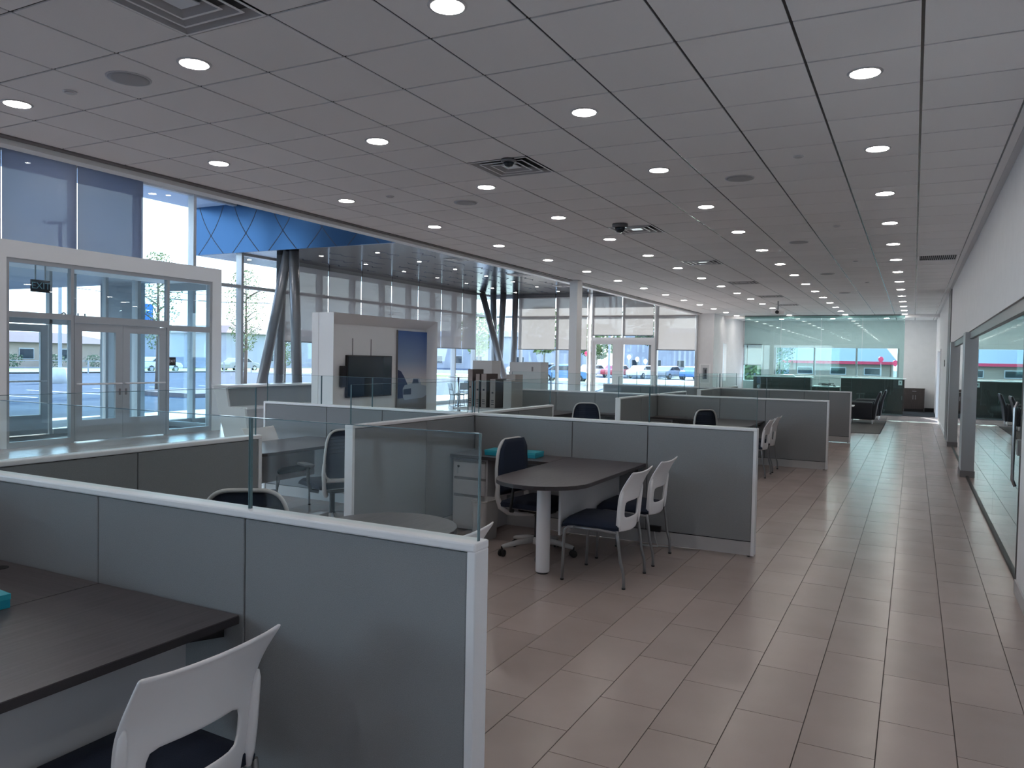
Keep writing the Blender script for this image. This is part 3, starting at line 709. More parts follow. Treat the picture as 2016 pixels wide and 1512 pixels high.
# ---------------------------------------------------------------- task chair (local forward = +X)
def make_task(label, loc, rz):
    t = thing('task_chair', label, 'chair', loc, rz, group='navy mesh task chairs')
    base = MB().lathe([(.045, .09), (.050, .10), (.050, .135), (.038, .15)], 14).build('base', 'chairf', t)
    for k in range(5):
        a = 2*PI*k/5+.3; c, s = math.cos(a), math.sin(a)
        MB().tube([(.03*c, .03*s, .125), (.14*c, .14*s, .115), (.30*c, .30*s, .085), (.315*c, .315*s, .080)], [.030, .026, .018, .015], 8, ry=.020).build('base_leg', 'chairf', base)
        w_ = MB()
        for d in (-.016, .016):
            m4 = Matrix.Translation((.315*c, .315*s, .03)) @ Matrix.Rotation(a+.6, 4, 'Z')
            q = MB().lathe([(.024, -.010+d), (.030, -.006+d), (.030, .006+d), (.024, .010+d)], 14, (0, 0, 0), 'y').xf(m4); w_.add(q.v, q.f, True)
        q = MB().lathe([(.010, .0), (.010, .055)], 8, (.315*c, .315*s, .03)); w_.add(q.v, q.f)
        w_.build('caster', 'black', base)
    MB().lathe([(.036, .10), (.036, .15), (.026, .16), (.026, .36), (.030, .37)], 14).build('gas_column', 'black', t)
    MB().add(*box_t(-.15, -.09, .355, .14, .09, .405)).build('tilt_mechanism', 'black', t, bevel=.015)
    # seat
    seat_pts, bot = [], []
    for x, dz in ((-.22, -.012), (-.19, 0), (-.05, .004), (.10, .004), (.20, -.002), (.245, -.022), (.255, -.045)):
        seat_pts.append([(x, y*(1 if x < .2 else .94), .478+dz+(-.022 if abs(y) > .22 else -.004 if abs(y) > .18 else 0)-.004*(1-abs(y)/.24)) for y in (-.245, -.22, -.15, 0, .15, .22, .245)])
        bot.append([(x, y*.96, .415) for y in (-.245, -.22, -.15, 0, .15, .22, .245)])
    m = MB().grid(seat_pts); m.grid([r[::-1] for r in bot]); m.grid([seat_pts[0], bot[0]]); m.grid([bot[-1], seat_pts[-1]]); m.grid([[r[0] for r in bot], [r[0] for r in seat_pts]]); m.grid([[r[-1] for r in seat_pts], [r[-1] for r in bot]])
    m.build('seat', 'navy', t)
    MB().add(*box_t(-.20, -.20, .402, .20, .20, .418)).build('seat_pan', 'chairf', t, bevel=.008)
    # backrest frame: rounded loop in the y-z plane, leaning back
    def bxz(z): return -.235-.025*math.cos((z-.62)*5.0)-.10*max(0, z-.58)*.75
    loop = []
    for k in range(40):
        a = 2*PI*k/40; ca, sa = math.cos(a), math.sin(a)
        e = .42; yy = .215*abs(ca)**e*(1 if ca > 0 else -1); zz = .735+.235*abs(sa)**e*(1 if sa > 0 else -1)
        yy *= (1.06-.22*max(0, (zz-.62)/.36)**2*1.0)
        loop.append((bxz(zz)-.014, yy, zz))
    MB().tube(loop, .016, 8, closed=True, ry=.011).build('back_frame', 'chairf', t)
    rows = []
    for k in range(13):
        z = .505+.465*k/12; wv_ = .212*(1.06-.22*max(0, (z-.62)/.36)**2)*(1 if .54 < z < .92 else .90 if z < .96 else .78)
        rows.append([(bxz(z)+.008+.016*(c*c-.3)*(0 if abs(c) > .99 else 1), wv_*c, z) for c in (-1, -.7, -.35, 0, .35, .7, 1)])
    MB().grid(rows).build('back_mesh', 'mesh', t, recalc=False, solid=.010)
    for k in range(5):
        z = .885-.032*k; wv_ = .17*(1.06-.22*max(0, (z-.62)/.36)**2)
        MB().tube([(bxz(z)-.001, -wv_, z), (bxz(z)-.003, 0, z), (bxz(z)-.001, wv_, z)], .005, 6).build('mesh_rib', 'navy', t)
    for s in (-1, 1):   # sweeping uprights from the back down under the seat
        MB().tube([(bxz(.66)-.004, s*.222, .66), (-.262, s*.225, .57), (-.268, s*.222, .49), (-.245, s*.205, .40), (-.19, s*.17, .355), (-.10, s*.11, .345), (.0, s*.06, .35)], [.014, .020, .026, .030, .028, .022, .016], 10, ry=.016).build('upright', 'chairf', t)
        arm = MB().tube([(-.12, s*.20, .385), (-.10, s*.27, .40), (-.08, s*.285, .46), (-.06, s*.285, .62)], [.018, .018, .016, .016], 8, ry=.012).build('armrest', 'black', t)
        MB().prism([(p[0]-.02, p[1]*.42+s*.285) for p in rrect(.125, .10, .05)], .62, .645).build('arm_pad', 'black', arm, bevel=.008)
    MB().tube([(-.27, -.20, .505), (-.285, 0, .497), (-.27, .20, .505)], .020, 8, ry=.014).build('lower_rail', 'chairf', t)
    return t
def box_t(*a):
    m = MB().box(*a); return m.v, m.f
tk = make_task('navy task chair with pale frame facing the aisle, at the second partition desk', (-2.80, 5.93, 0), -.12)
dup(tk, (-3.10, 3.05, 0), 2.15, 'navy task chair whose back just rises over the nearest partition')
dup(tk, (-4.93, 5.80, 0), 2.75, 'navy task chair seen from behind with one arm showing, left of the white panel end')
dup(tk, (-2.92, 11.55, 0), 2.55, 'navy task chair top seen above the second partition, at the right-hand third desk')
dup(tk, (-4.82, 12.0, 0), 1.98, 'navy task chair top seen above the second partition, left of the third cross panel')

# ---------------------------------------------------------------- ceiling fittings
def make_light(label, x, y):
    t = thing('ceiling_light', label, 'ceiling light', (x, y, ZC), group='recessed downlights')
    MB().lathe([(.086, -.006), (.098, -.006), (.102, -.002), (.102, .0)], 24).build('trim_ring', 'lamptrim', t)
    MB().lathe([(.084, -.0075), (.084, -.0062)], 24).build('lens', 'light', t)
    return t
l0 = None
rows = [(9, 'row above the tiled aisle'), (6, 'second row from the right-hand wall'), (3, 'third row from the right-hand wall'), (0, 'row nearest the showroom')]
for i, nm in rows:
    for k in range(-2, 16):
        x, y = GX+(i+.5)*GP, GY+(.5+3*k)*GP
        lab = 'round recessed downlight, %s from the camera in the %s' % (ORD[k+2], nm)
        if l0 is None: l0 = make_light(lab, x, y)
        else: dup(l0, (x, y, ZC), 0, lab)
def make_vent(label, i, j):
    x, y = GX+(i+.5)*GP, GY+(j+.5)*GP
    t = thing('air_diffuser', label, 'vent', (x, y, ZC), group='square ceiling air diffusers')
    B(-.296, -.296, .034, .296, .296, .042).build('back_plate', 'ventback', t)
    def ring(a_, b_, za, zb):
        o_ = [(-a_, -a_), (a_, -a_), (a_, a_), (-a_, a_)]; i_ = [(-b_, -b_), (b_, -b_), (b_, b_), (-b_, b_)]
        return MB().add([(*p, za) for p in o_]+[(*p, zb) for p in i_], [(q, (q+1) % 4, 4+(q+1) % 4, 4+q) for q in range(4)])
    for a_ in (.298, .222, .146):
        c_ = ring(a_, a_-.014, -.003, -.003).build('rim', 'white', t, recalc=False, solid=.004)
        ring(a_-.014, a_-.060, -.002, .030).build('cone', 'speaker', c_, recalc=False, solid=.003)
    B(-.07, -.07, .006, .07, .07, .012).build('centre_plate', 'vent', t)
    return t
vn = ['nearest square air diffuser at the top picture edge', 'square air diffuser, second from the camera', 'square air diffuser beside the hanging dome camera', 'square air diffuser, fourth from the camera', 'square air diffuser, fifth from the camera', 'square air diffuser, sixth from the camera', 'square air diffuser farthest from the camera']
v0 = None
for (i, j), lab in zip(vents, vn):
    if v0 is None: v0 = make_vent(lab+' in the tile ceiling', i, j)
    else: dup(v0, (GX+(i+.5)*GP, GY+(j+.5)*GP, ZC), 0, lab+' in the tile ceiling')
t = thing('return_grille', 'slatted return air grille in the ceiling beside the right wall', 'vent', (GX+10.5*GP, GY+18.5*GP, ZC))
B(-.30, -.30, .02, .30, .30, .03).build('back_plate', 'ventd', t)
for x in (-.295, .265): B(x, -.30, -.004, x+.03, .30, .02).build('frame', 'white', t)
for k in range(19): B(-.258+k*.0285, -.29, -.002, -.250+k*.0285, .29, .016).build('slat', 'vent', t)
sp0 = None
for (i, j, lab) in ((2, 0, 'round grey ceiling speaker near the top left corner'), (7, 7, 'round ceiling speaker, nearest one between the aisle and second light rows'), (2, 7, 'round ceiling speaker left of the second air diffuser'), (7, 14, 'round ceiling speaker, second one between the aisle and second light rows'), (7, 21, 'round ceiling speaker, third one between the aisle and second light rows'), (7, 28, 'round ceiling speaker, fourth one between the aisle and second light rows')):
    x, y = GX+(i+.5)*GP, GY+(j+.5)*GP
    if sp0 is None:
        sp0 = thing('ceiling_speaker', lab, 'speaker', (x, y, ZC), group='ceiling speakers')
        MB().lathe([(.125, -.006), (.135, -.006), (.138, 0)], 24).build('bezel', 'lamptrim', sp0); MB().lathe([(.05, -.010), (.10, -.009), (.126, -.006)], 24).build('grille', 'speaker', sp0)
    else: dup(sp0, (x, y, ZC), 0, lab)
s0 = None
for (i, j, lab) in ((1, 0, 'small sprinkler cover plate left of the nearest ceiling speaker'), (1, 6, 'small sprinkler cover plate in the row nearest the showroom, second one'), (8, 6, 'small sprinkler cover plate beside the aisle lights, nearest one'), (8, 12, 'small sprinkler cover plate beside the aisle lights, second one'), (8, 18, 'small sprinkler cover plate beside the aisle lights, third one'), (8, 24, 'small sprinkler cover plate beside the aisle lights, fourth one')):
    x, y = GX+(i+.5)*GP, GY+(j+.5)*GP
    if s0 is None:
        s0 = thing('sprinkler_cover', lab, 'sprinkler', (x, y, ZC), group='sprinkler covers')
        MB().lathe([(.042, -.008), (.046, -.006), (.046, 0)], 16).build('plate', 'vent', s0); MB().lathe([(.030, -.013), (.034, -.008)], 16).build('cap', 'lamptrim', s0)
    else: dup(s0, (x, y, ZC), 0, lab)
t = thing('dome_camera', 'dark domed security camera hanging from the ceiling by an air diffuser', 'camera', (-3.42, 9.55, ZC))
MB().lathe([(.08, -.05), (.10, -.04), (.10, 0)], 20).build('mount', 'alumd', t); MB().lathe([(.01, -.115), (.04, -.105), (.062, -.08), (.068, -.05)], 20).build('dome', 'carglass', t)
t = thing('dome_camera', 'small dark domed camera at the edge of the second air diffuser', 'camera', (-3.25, 6.13, ZC))
MB().lathe([(.06, -.03), (.07, -.02), (.07, 0)], 20).build('mount', 'alumd', t); MB().lathe([(.01, -.07), (.035, -.06), (.05, -.03)], 20).build('dome', 'carglass', t)
t = thing('projector', 'small white projector hanging from the far ceiling', 'projector', (-3.42, 22.7, ZC))
MB().lathe([(.02, -.25), (.02, 0)], 10).build('pole', 'alum', t); B(-.18, -.14, -.36, .18, .14, -.25).build('body', 'white', t, bevel=.02); MB().lathe([(.05, -.17), (.05, -.14)], 14, (0, 0, -.31), 'y').build('lens', 'black', t)
for q, i in enumerate((2, 5, 8)):  # extra lamps added between the rows to brighten the glass office
    for k, j in enumerate((44, 46)):
        hb = dup(l0, (GX+(i+.5)*GP, GY+(j+.5)*GP, ZC), 0, 'added downlight inside the glass office, %s from the left, %s row' % (ORD[q], ('front', 'rear')[k]), 'added glass office downlights')
        for c_ in hb.children:
            if c_.name.startswith('lens'):
                if 'HB' not in globals(): HB = c_.data.copy(); HB.materials[0] = MT['lightadded']
                c_.data = HB
for q in range(3):  # out-of-view lamps added to lift the showroom brightness
    for k in range(7):
        hb = dup(l0, (-14.0+q*2.6, -6.5+k*3.2, 5.5), 0, 'added downlight in the high showroom ceiling, %s from the glass wall, %s from the back' % (ORD[q], ORD[k]), 'added high ceiling downlights')
        for c_ in hb.children:
            if c_.name.startswith('lens'):
                if 'HB' not in globals(): HB = c_.data.copy(); HB.materials[0] = MT['lightadded']
                c_.data = HB
# metal soffit fittings
l1 = None; q_ = 0
for x in (-13.45, -11.68, -10.2, -8.3):
    for k in range(7):
        y = 15.30+k*1.80+(.0 if x in (-11.68, -8.3) else .0)
        lab = 'small round downlight in the metal soffit, %s row from the glass, %s from the fascia' % (ORD[(-13.45, -11.68, -10.2, -8.3).index(x)], ORD[k])
        if l1 is None:
            l1 = thing('soffit_light', lab, 'ceiling light', (x, y, 4.2), group='soffit downlights')
            MB().lathe([(.052, -.006), (.062, -.006), (.064, -.001)], 20).build('trim_ring', 'lamptrim', l1); MB().lathe([(.051, -.007), (.051, -.006)], 20).build('lens', 'light', l1)
        else: dup(l1, (x, y, 4.2), 0, lab)
for k, (x, y) in enumerate(((-10.45, 17.1), (-10.57, 20.74), (-10.66, 24.3))):
    dup(v0, (x, y, 4.195), 0, 'dark square air diffuser in the metal soffit, %s from the fascia' % ORD[k], 'soffit air diffusers')
for k, (x, y, z) in enumerate(((-15.9, 12.7, 5.42), (-15.9, 15.25, 4.2), (-15.9, 9.4, 5.42))):
    dup(l1, (x, y, z), 0, ['canopy downlight outside above the vestibule window', 'canopy downlight outside beside the leaning columns', 'canopy downlight outside behind the roller shades'][k], 'canopy downlights')

# ---------------------------------------------------------------- columns
def tubecol(label, a, b, r):
    mid = Vector(b); t = thing('round_column', label, 'column', b, group='round steel columns')
    wp(t, MB().tube([a, [lerp(a[i], b[i], .5) for i in range(3)], b], r, 24), 'shaft', 'steelc'); wp(t, MB().lathe([(r+.02, 0), (r+.02, .03)], 24, b), 'base_collar', 'alum')
MT['steelc'] = mat('column_paint', (.20, .21, .23), .32, .55)
tubecol('grey steel column leaning left, under the sky-tinted fascia', (-13.70, 14.40, 4.2), (-14.75, 14.35, 0), .125)
tubecol('grey steel column leaning slightly right, beside the white display wall', (-13.55, 14.42, 4.2), (-13.5, 14.58, 0), .125)
tubecol('grey steel column standing behind the leaning pair by the glass', (-14.35, 14.85, 4.2), (-14.55, 14.95, 0), .125)
tubecol('far corner steel column leaning right, leftmost of four', (-14.80, 25.95, 4.2), (-13.6, 26.2, 0), .12)
tubecol('far corner steel column, second of four from the left', (-14.75, 26.75, 4.2), (-14.5, 26.6, 0), .12)
tubecol('far corner steel column, third of four from the left', (-14.30, 26.75, 4.2), (-14.25, 26.3, 0), .12)
tubecol('far corner upright steel column, rightmost of four', (-13.95, 27.1, 4.2), (-14.0, 27.1, 0), .12)
t = thing('square_column', 'white square column standing at the ceiling edge between office and showroom', 'column', (-6.66, 15.85, 0))
B(-.09, -.14, 0, .09, .14, ZC-.01).build('shaft', 'white', t); B(-.10, -.15, 0, .10, .15, .10).build('base_trim', 'basec', t)

# ---------------------------------------------------------------- display wall with screen and poster
t = thing('display_wall', 'white freestanding display wall with a splayed recessed front', 'display wall', (-9.43, 12.5, 0))
yo0, yo1, zo, yi0, yi1, zi = 10.82, 14.20, 2.44, 11.05, 14.12, 2.26
wp(t, B(-9.66, yo0, 0, -9.46, yo1, zo), 'back_panel', 'white')
wp(t, B(-9.70, yo0-.012, 0, -9.55, yo0, zo).box(-9.53, yo0-.012, 0, -9.2, yo0, zo), 'end_panel', 'white')
def splay(o, i, a0, a1): return o
fr = [(-9.20, yo0, 0), (-9.20, yo0, zo), (-9.20, yo1, zo), (-9.20, yo1, 0)]; fi = [(-9.44, yi0, 0), (-9.44, yi0, zi), (-9.44, yi1, zi), (-9.44, yi1, 0)]
for k, nm in enumerate(('left_jamb', 'head', 'right_jamb')):
    j = k+1; ob = (-9.46,)
    b0 = (-9.46, fr[k][1], fr[k][2]); b1 = (-9.46, fr[j][1], fr[j][2])
    m = MB().add([fr[k], fr[j], fi[j], fi[k], b0, b1, (-9.46, fi[j][1], fi[j][2]), (-9.46, fi[k][1], fi[k][2])], [(0,1,2,3),(4,7,6,5),(0,4,5,1),(1,5,6,2),(2,6,7,3),(3,7,4,0)])
    wp(t, m, nm, 'white')
for y in (11.66, 12.22): wp(t, B(-9.46, y-.006, 1.6, -9.452, y+.006, 2.0), 'slot_rail', 'trimdark')
t = thing('television', 'large dark flat television hung on the white display wall', 'television', (-9.40, 12.14, .88))
B(-.05, -.70, 0, .0, .70, .80).build('housing', 'black', t, bevel=.004); B(0, -.675, .02, .004, .675, .78).build('screen', 'screen', t); B(-.06, -.2, .2, -.05, .2, .6).build('mount', 'black', t)
t = thing('soundbar', 'small black speaker box beside the television', 'speaker', (-9.40, 11.33, 1.08))
B(-.05, -.06, 0, .03, .06, .40).build('cabinet', 'black', t, bevel=.01); B(.03, -.05, .02, .034, .05, .38).build('grille', 'seam', t)
# poster
t = thing('poster', 'tall poster of a white pickup truck under a blue sky', 'poster', (-9.42, 13.60, .55))
pm, pt, pb = node_mat('poster_sky'); gg = pt.nodes.new('ShaderNodeNewGeometry'); ss = pt.nodes.new('ShaderNodeSeparateXYZ'); mr = pt.nodes.new('ShaderNodeMapRange'); mr.inputs['From Min'].default_value = 1.1; mr.inputs['From Max'].default_value = 2.2
rp = pt.nodes.new('ShaderNodeValToRGB'); rp.color_ramp.elements[0].color = (.72, .67, .65, 1); rp.color_ramp.elements[1].color = (.02, .10, .36, 1); e_ = rp.color_ramp.elements.new(.45); e_.color = (.22, .30, .48, 1)
pt.links.new(gg.outputs['Position'], ss.inputs[0]); pt.links.new(ss.outputs['Z'], mr.inputs['Value']); pt.links.new(mr.outputs[0], rp.inputs[0]); pt.links.new(rp.outputs[0], pb.inputs['Base Color']); pb.inputs['Roughness'].default_value = .4
B(-.03, -.53, 0, 0, .53, 1.66).build('print', pm, t); B(-.035, -.545, -.01, -.002, -.53, 1.67).build('edge', 'trimdark', t)
MT['posthill'] = mat('print_hill', (.01, .03, .12), .5); MT['postgnd'] = mat('print_ground', (.20, .19, .20), .5); MT['postcar'] = mat('print_truck', (.42, .46, .55), .5); MT['postglass'] = mat('print_truck_glass', (.02, .04, .10), .5)
MB().prism([(-.53, .0), (-.53, .85), (-.42, .82), (-.30, .70), (-.17, .53), (.0, .42), (.0, .0)], 0, .0012, 'x').build('print_hill', 'posthill', t)
MB().prism([(-.53, 0), (-.53, .25), (.53, .30), (.53, 0)], .0012, .0018, 'x').build('print_ground', 'postgnd', t)
MB().prism([(-.34, .28), (-.35, .46), (-.28, .53), (-.02, .56), (.02, .67), (.24, .67), (.33, .53), (.52, .50), (.52, .30), (.40, .25), (-.28, .22)], .0018, .0026, 'x').build('print_truck', 'postcar', t)
MB().prism([(-.01, .56), (.03, .655), (.20, .655), (.23, .56)], .0026, .0032, 'x').build('print_windscreen', 'postglass', t); MB().prism([(-.33, .33), (-.33, .44), (-.05, .46), (-.05, .33)], .0026, .0032, 'x').build('print_grille', 'postglass', t)

# ---------------------------------------------------------------- reception desk
t = thing('reception_desk', 'white reception desk with slanted end panel and high counter', 'desk', (-12.2, 12.2, 0))
prof = [(-12.42, 1.0), (-12.10, .0), (-11.46, .0), (-11.56, .60), (-12.0, .62), (-12.08, 1.0)]
wp(t, MB().prism(prof, 11.0, 11.05, 'y'), 'end_panel', 'whitegloss'); wp(t, MB().prism(prof, 13.45, 13.50, 'y'), 'end_panel', 'whitegloss')
wp(t, MB().prism([(-12.42, 1.0), (-12.10, 0.0), (-12.04, 0.0), (-12.36, 1.0)], 11.05, 13.45, 'y'), 'front_panel', 'white')
wp(t, MB().prism([(-12.08, 1.0), (-12.0, .62), (-11.97, .62), (-12.05, 1.0)], 11.05, 13.45, 'y'), 'inner_panel', 'fabric')
wp(t, B(-12.46, 10.98, 1.0, -11.98, 13.56, 1.04), 'counter_slab', 'whitegloss', bevel=.005)
wp(t, B(-12.02, 11.05, .58, -11.54, 13.45, .62), 'worktop', 'whitegloss'); wp(t, B(-11.6, 11.05, .0, -11.56, 12.2, .58), 'pedestal', 'ped')

# ---------------------------------------------------------------- cartons on the showroom-side desk
t = thing('work_table', 'plain pale table end carrying the flat cardboard cartons', 'table', (-6.72, 12.25, 0))
B(-.50, -.55, .755, .45, .60, .785).build('table_top', 'ped', t)
for x in (-.45, .40):
    for y in (-.50, .55): B(x, y, 0, x+.04, y+.04, .755).build('leg', 'tubeg', t)
cb = [(-7.19, 12.42, .10, .40, .68, 'cardb', 'tall grey-brown carton, leftmost of the row on the showroom-side table'), (-6.99, 12.35, .085, .40, .60, 'cardb', 'tall grey-brown carton, second in the row on the showroom-side table'),
      (-6.83, 12.30, .11, .42, .605, 'cardb', 'tall grey-brown carton, third in the row on the showroom-side table'), (-6.62, 12.25, .11, .42, .52, 'cardb', 'shorter grey-brown carton, rightmost of the dark row')]
for (x, y, wx, wy, h, m, lab) in cb:
    t = thing('carton', lab, 'carton', (x, y, .785), group='flat cartons on the table')
    B(-wx/2, -wy/2, 0, wx/2, wy/2, h).build('body', 'cardd', t); B(-wx/2+.004, -wy/2-.002, .004, wx/2-.004, -wy/2+.001, h-.004).build('front_face', m, t)
    for z in (.06, .10, .13): B(-wx/4, -wy/2-.003, z, wx/4, -wy/2-.002, z+.014).build('print_line', 'seam', t)
    B(-.018, -wy/2-.004, h*.5, .018, -wy/2-.002, h*.5+.03).build('handle_hole', 'seam', t)
for (x, y, wx, wy, h, lab) in ((-6.42, 12.50, .18, .3, .60, 'pale carton behind the dark cartons, taller one'), (-6.33, 12.2, .16, .3, .50, 'pale carton right of the dark cartons, shorter one')):
    t = thing('carton', lab, 'carton', (x, y, .785), group='flat cartons on the table'); B(-wx/2, -wy/2, 0, wx/2, wy/2, h).build('body', mat('carton_pale', (.36, .34, .33), .8), t); B(-wx/2, -.02, h, wx/2, .02, h+.001).build('tape', 'cardb', t)
t = thing('carton', 'large pale carton standing behind the row of dark cartons', 'carton', (-8.35, 14.9, 0), group='white cartons in the showroom')
B(-.24, -.2, 0, .24, .2, 1.62).build('body', 'boxw', t); B(-.24, -.02, 1.62, .24, .02, 1.622).build('tape', 'cardb', t)
t = thing('carton', 'white upright carton in the showroom, left one of the tall pair', 'carton', (-8.05, 16.0, 0), group='white cartons in the showroom')
B(-.20, -.2, 0, .19, .2, 1.60).build('body', 'boxw', t); B(-.2, -.02, 1.60, .19, .02, 1.602).build('tape', 'cardb', t)
t = thing('carton', 'white upright carton in the showroom with a dark mark, right one of the tall pair', 'carton', (-7.62, 15.9, 0), group='white cartons in the showroom')
B(-.21, -.2, 0, .21, .2, 1.61).build('body', 'boxw', t); B(-.02, -.203, 1.40, .02, -.2, 1.50).build('handle_hole', 'trimdark', t)

# ---------------------------------------------------------------- showroom tables and chairs
def cafe_table(label, x, y, h=1.02):
    t = thing('cafe_table', label, 'table', (x, y, 0), group='showroom tables')
    MB().lathe([(.36, h-.025), (.38, h-.015), (.38, h)], 28).build('table_top', 'desk', t); MB().lathe([(.035, .03), (.035, h-.025)], 12).build('pedestal', 'steel', t); MB().lathe([(.26, 0), (.26, .012), (.05, .035)], 24).build('base_plate', 'steel', t)
cafe_table('round dark-topped table on a steel post by the left glass wall', -14.25, 23.4)
cafe_table('round dark-topped table behind the reception desk', -13.2, 16.6, .76)
def cafe_chair(label, x, y, rz):
    t = thing('cafe_chair', label, 'chair', (x, y, 0), rz, group='showroom side chairs')
    B(-.21, -.21, .44, .21, .21, .465).build('seat', 'black', t, bevel=.01)
    MB().grid([[(-.22-.02*k, c*.2, .60+.08*k) for c in (-1, -.5, 0, .5, 1)] for k in range(4)]).build('backrest', mat('chair_back_pale', (.40, .45, .52), .5), t, recalc=False, solid=.012)
    for sx, sy in ((1, 1), (1, -1), (-1, 1), (-1, -1)): MB().tube([(sx*.17, sy*.18, .44), (sx*.21, sy*.21, 0)], .010, 8).build('leg', 'alumd', t)
    for s in (-1, 1): MB().tube([(-.18, s*.18, .44), (-.26, s*.19, .80)], .010, 8).build('back_post', 'alumd', t)
cafe_chair('showroom side chair at the round table, near the display wall end', -13.5, 22.1, .9); cafe_chair('showroom side chair at the round table, second from the display wall', -13.75, 22.9, 2.4)
cafe_chair('showroom side chair at the round table, behind the post', -13.35, 23.6, 3.0); cafe_chair('showroom side chair at the round table, nearest the glass wall', -14.5, 24.4, -1.4)
cafe_chair('dark side chair seen behind the reception counter, left one', -13.5, 16.0, 1.2); cafe_chair('dark side chair seen behind the reception counter, right one', -12.7, 16.3, 2.2)

# ---------------------------------------------------------------- far lounge and glass office
t = thing('area_rug', 'dark grey rug under the leather armchairs', 'rug', (-1.9, 23.5, 0)); B(-1.5, -2.5, 0, 1.2, 2.6, .008).build('pile', 'rug', t); B(-1.52, -2.52, 0, 1.22, 2.62, .005).build('border', 'carpet', t)
def armchair(label, x, y):
    t = thing('armchair', label, 'armchair', (x, y, .008), PI, group='black leather armchairs')
    B(-.30, -.30, .12, .34, .30, .44).build('seat_cushion', 'leather', t, bevel=.04)
    for s in (-1, 1): B(-.30, s*.30, .12, .36, s*.40, .62).build('armrest', 'leather', t, bevel=.03)
    pr = [(-.24, .12), (-.28, .45), (-.38, .75), (-.45, .92), (-.50, .93), (-.50, .85), (-.42, .60), (-.38, .30), (-.36, .12)]
    MB().prism(pr, -.36, .36, 'y').build('backrest', 'leather', t, bevel=.03)
    for sx, sy in ((.28, .32), (.28, -.32), (-.30, .32), (-.30, -.32)): MB().lathe([(.02, 0), (.025, .13)], 10, (sx, sy, 0)).build('leg', 'chairw', t)
armchair('black leather armchair past the farthest partition, nearer one', -1.30, 24.8); armchair('black leather armchair past the farthest partition, farther one', -1.22, 26.9)
t = thing('side_table', 'low white-topped side table between partition and armchair', 'table', (-1.75, 23.7, .008)); B(-.3, -.3, .52, .3, .3, .55).build('table_top', 'white', t); MB().lathe([(.03, .02), (.03, .52)], 12).build('post', 'steel', t); MB().lathe([(.2, 0), (.2, .02)], 20).build('base_plate', 'steel', t)
def counter(label, x0, x1, y, h, doors):
    t = thing('service_counter', label, 'counter', ((x0+x1)/2, y, .006), group='dark counters behind the glass'); hx = (x1-x0)/2
    B(-hx, 0, .10, hx, .55, h).build('body', 'darkwood', t); B(-hx+.03, .04, 0, hx-.03, .5, .10).build('plinth', 'black', t); B(-hx-.06, -.06, h, hx+.06, .60, h+.035).build('counter_slab', 'whitegloss', t)
    for k in range(doors):
        a = -hx+2*hx*k/doors; b = -hx+2*hx*(k+1)/doors
        d = B(a+.006, -.018, .12, b-.006, 0, h*.66).build('door', 'darkwood', t); B(a+.006, -.018, h*.67, b-.006, 0, h-.012).build('upper_panel', 'darkwood', t); B(b-.07, -.035, .5, b-.06, -.018, .64).build('handle', 'steel', d)
counter('tall dark counter with pale top in the glass office, right of the gap', -2.32, -.27, 30.4, 1.21, 3); counter('tall dark counter with pale top in the glass office, left of the gap', -5.40, -3.36, 30.4, 1.19, 3)
t = thing('low_worktop', 'low pale worktop between the two dark counters', 'worktop', (-2.84, 30.5, .006)); B(-.48, 0, .86, .46, .5, .90).build('worktop', 'whitegloss', t); B(-.48, .05, 0, .46, .5, .86).build('body', 'darkwood', t)
t = thing('cable_bundle', 'tangle of black cables lying on the low worktop', 'cables', (-2.85, 30.7, .906)); random.seed(5)
MB().tube([(random.uniform(-.3, .3), random.uniform(-.12, .12), .01+random.uniform(0, .10)) for k in range(26)], .008, 6).build('cable', 'black', t); B(.25, -.03, 0, .33, .05, .03).build('plug', 'black', t)
t = thing('wall_cabinet', 'dark brown two-door cabinet with a drawer against the far wall', 'cabinet', (.05, 32.45, .006))
B(-.34, 0, .10, .34, .44, .85).build('body', 'darkwood', t); B(-.33, .03, 0, .33, .44, .10).build('plinth', 'black', t)
for a, b, hx in ((-.335, -.003, -.04), (.003, .335, .04)):
    d = B(a, -.018, .12, b, 0, .68).build('door', 'darkwood', t); B(hx-.006, -.04, .46, hx+.006, -.018, .62).build('handle', 'steel', d)
d = B(-.335, -.018, .69, .335, 0, .84).build('drawer', 'darkwood', t); B(-.07, -.04, .76, .07, -.018, .772).build('handle', 'steel', d)
B(-.35, -.02, .85, .35, .44, .87).build('top', 'darkwood', t)
t = thing('printer', 'pale desktop printer glimpsed behind the left dark counter glass', 'printer', (-4.2, 30.62, 1.231)); B(-.25, -.12, 0, .25, .2, .03).build('tray', 'boxw', t); B(-.22, -.05, .03, .22, .2, .06).build('body', 'chairw', t)
t = thing('framed_picture', 'small white-framed dark picture on the wall beside the far shade', 'picture', (-6.58, YF-.02, .94))
B(-.19, 0, 0, .19, .02, .70).build('frame', 'white', t); B(-.15, -.003, .04, .15, 0, .66).build('mat_board', 'boxw', t); B(-.075, -.006, .16, .085, -.003, .56).build('print', 'alumd', t); B(-.01, -.008, .18, .05, -.006, .5).build('print_figure', 'seam', t)
t = thing('wall_sign', 'small round black sign on the right wall past the storefront', 'sign', (XR-.002, 23.2, 1.78)); MB().lathe([(.09, -.012), (.09, 0)], 24, axis='x').build('disc', 'black', t); MB().lathe([(.035, -.014), (.035, -.012)], 16, axis='x').build('symbol', 'white', t)
t = thing('light_switch', 'white switch plate on the far dark counter end', 'switch', (-.40, 30.375, 1.02)); B(-.06, -.008, 0, .06, 0, .17).build('plate', 'white', t); B(-.015, -.012, .06, .015, -.008, .11).build('toggle', 'black', t)
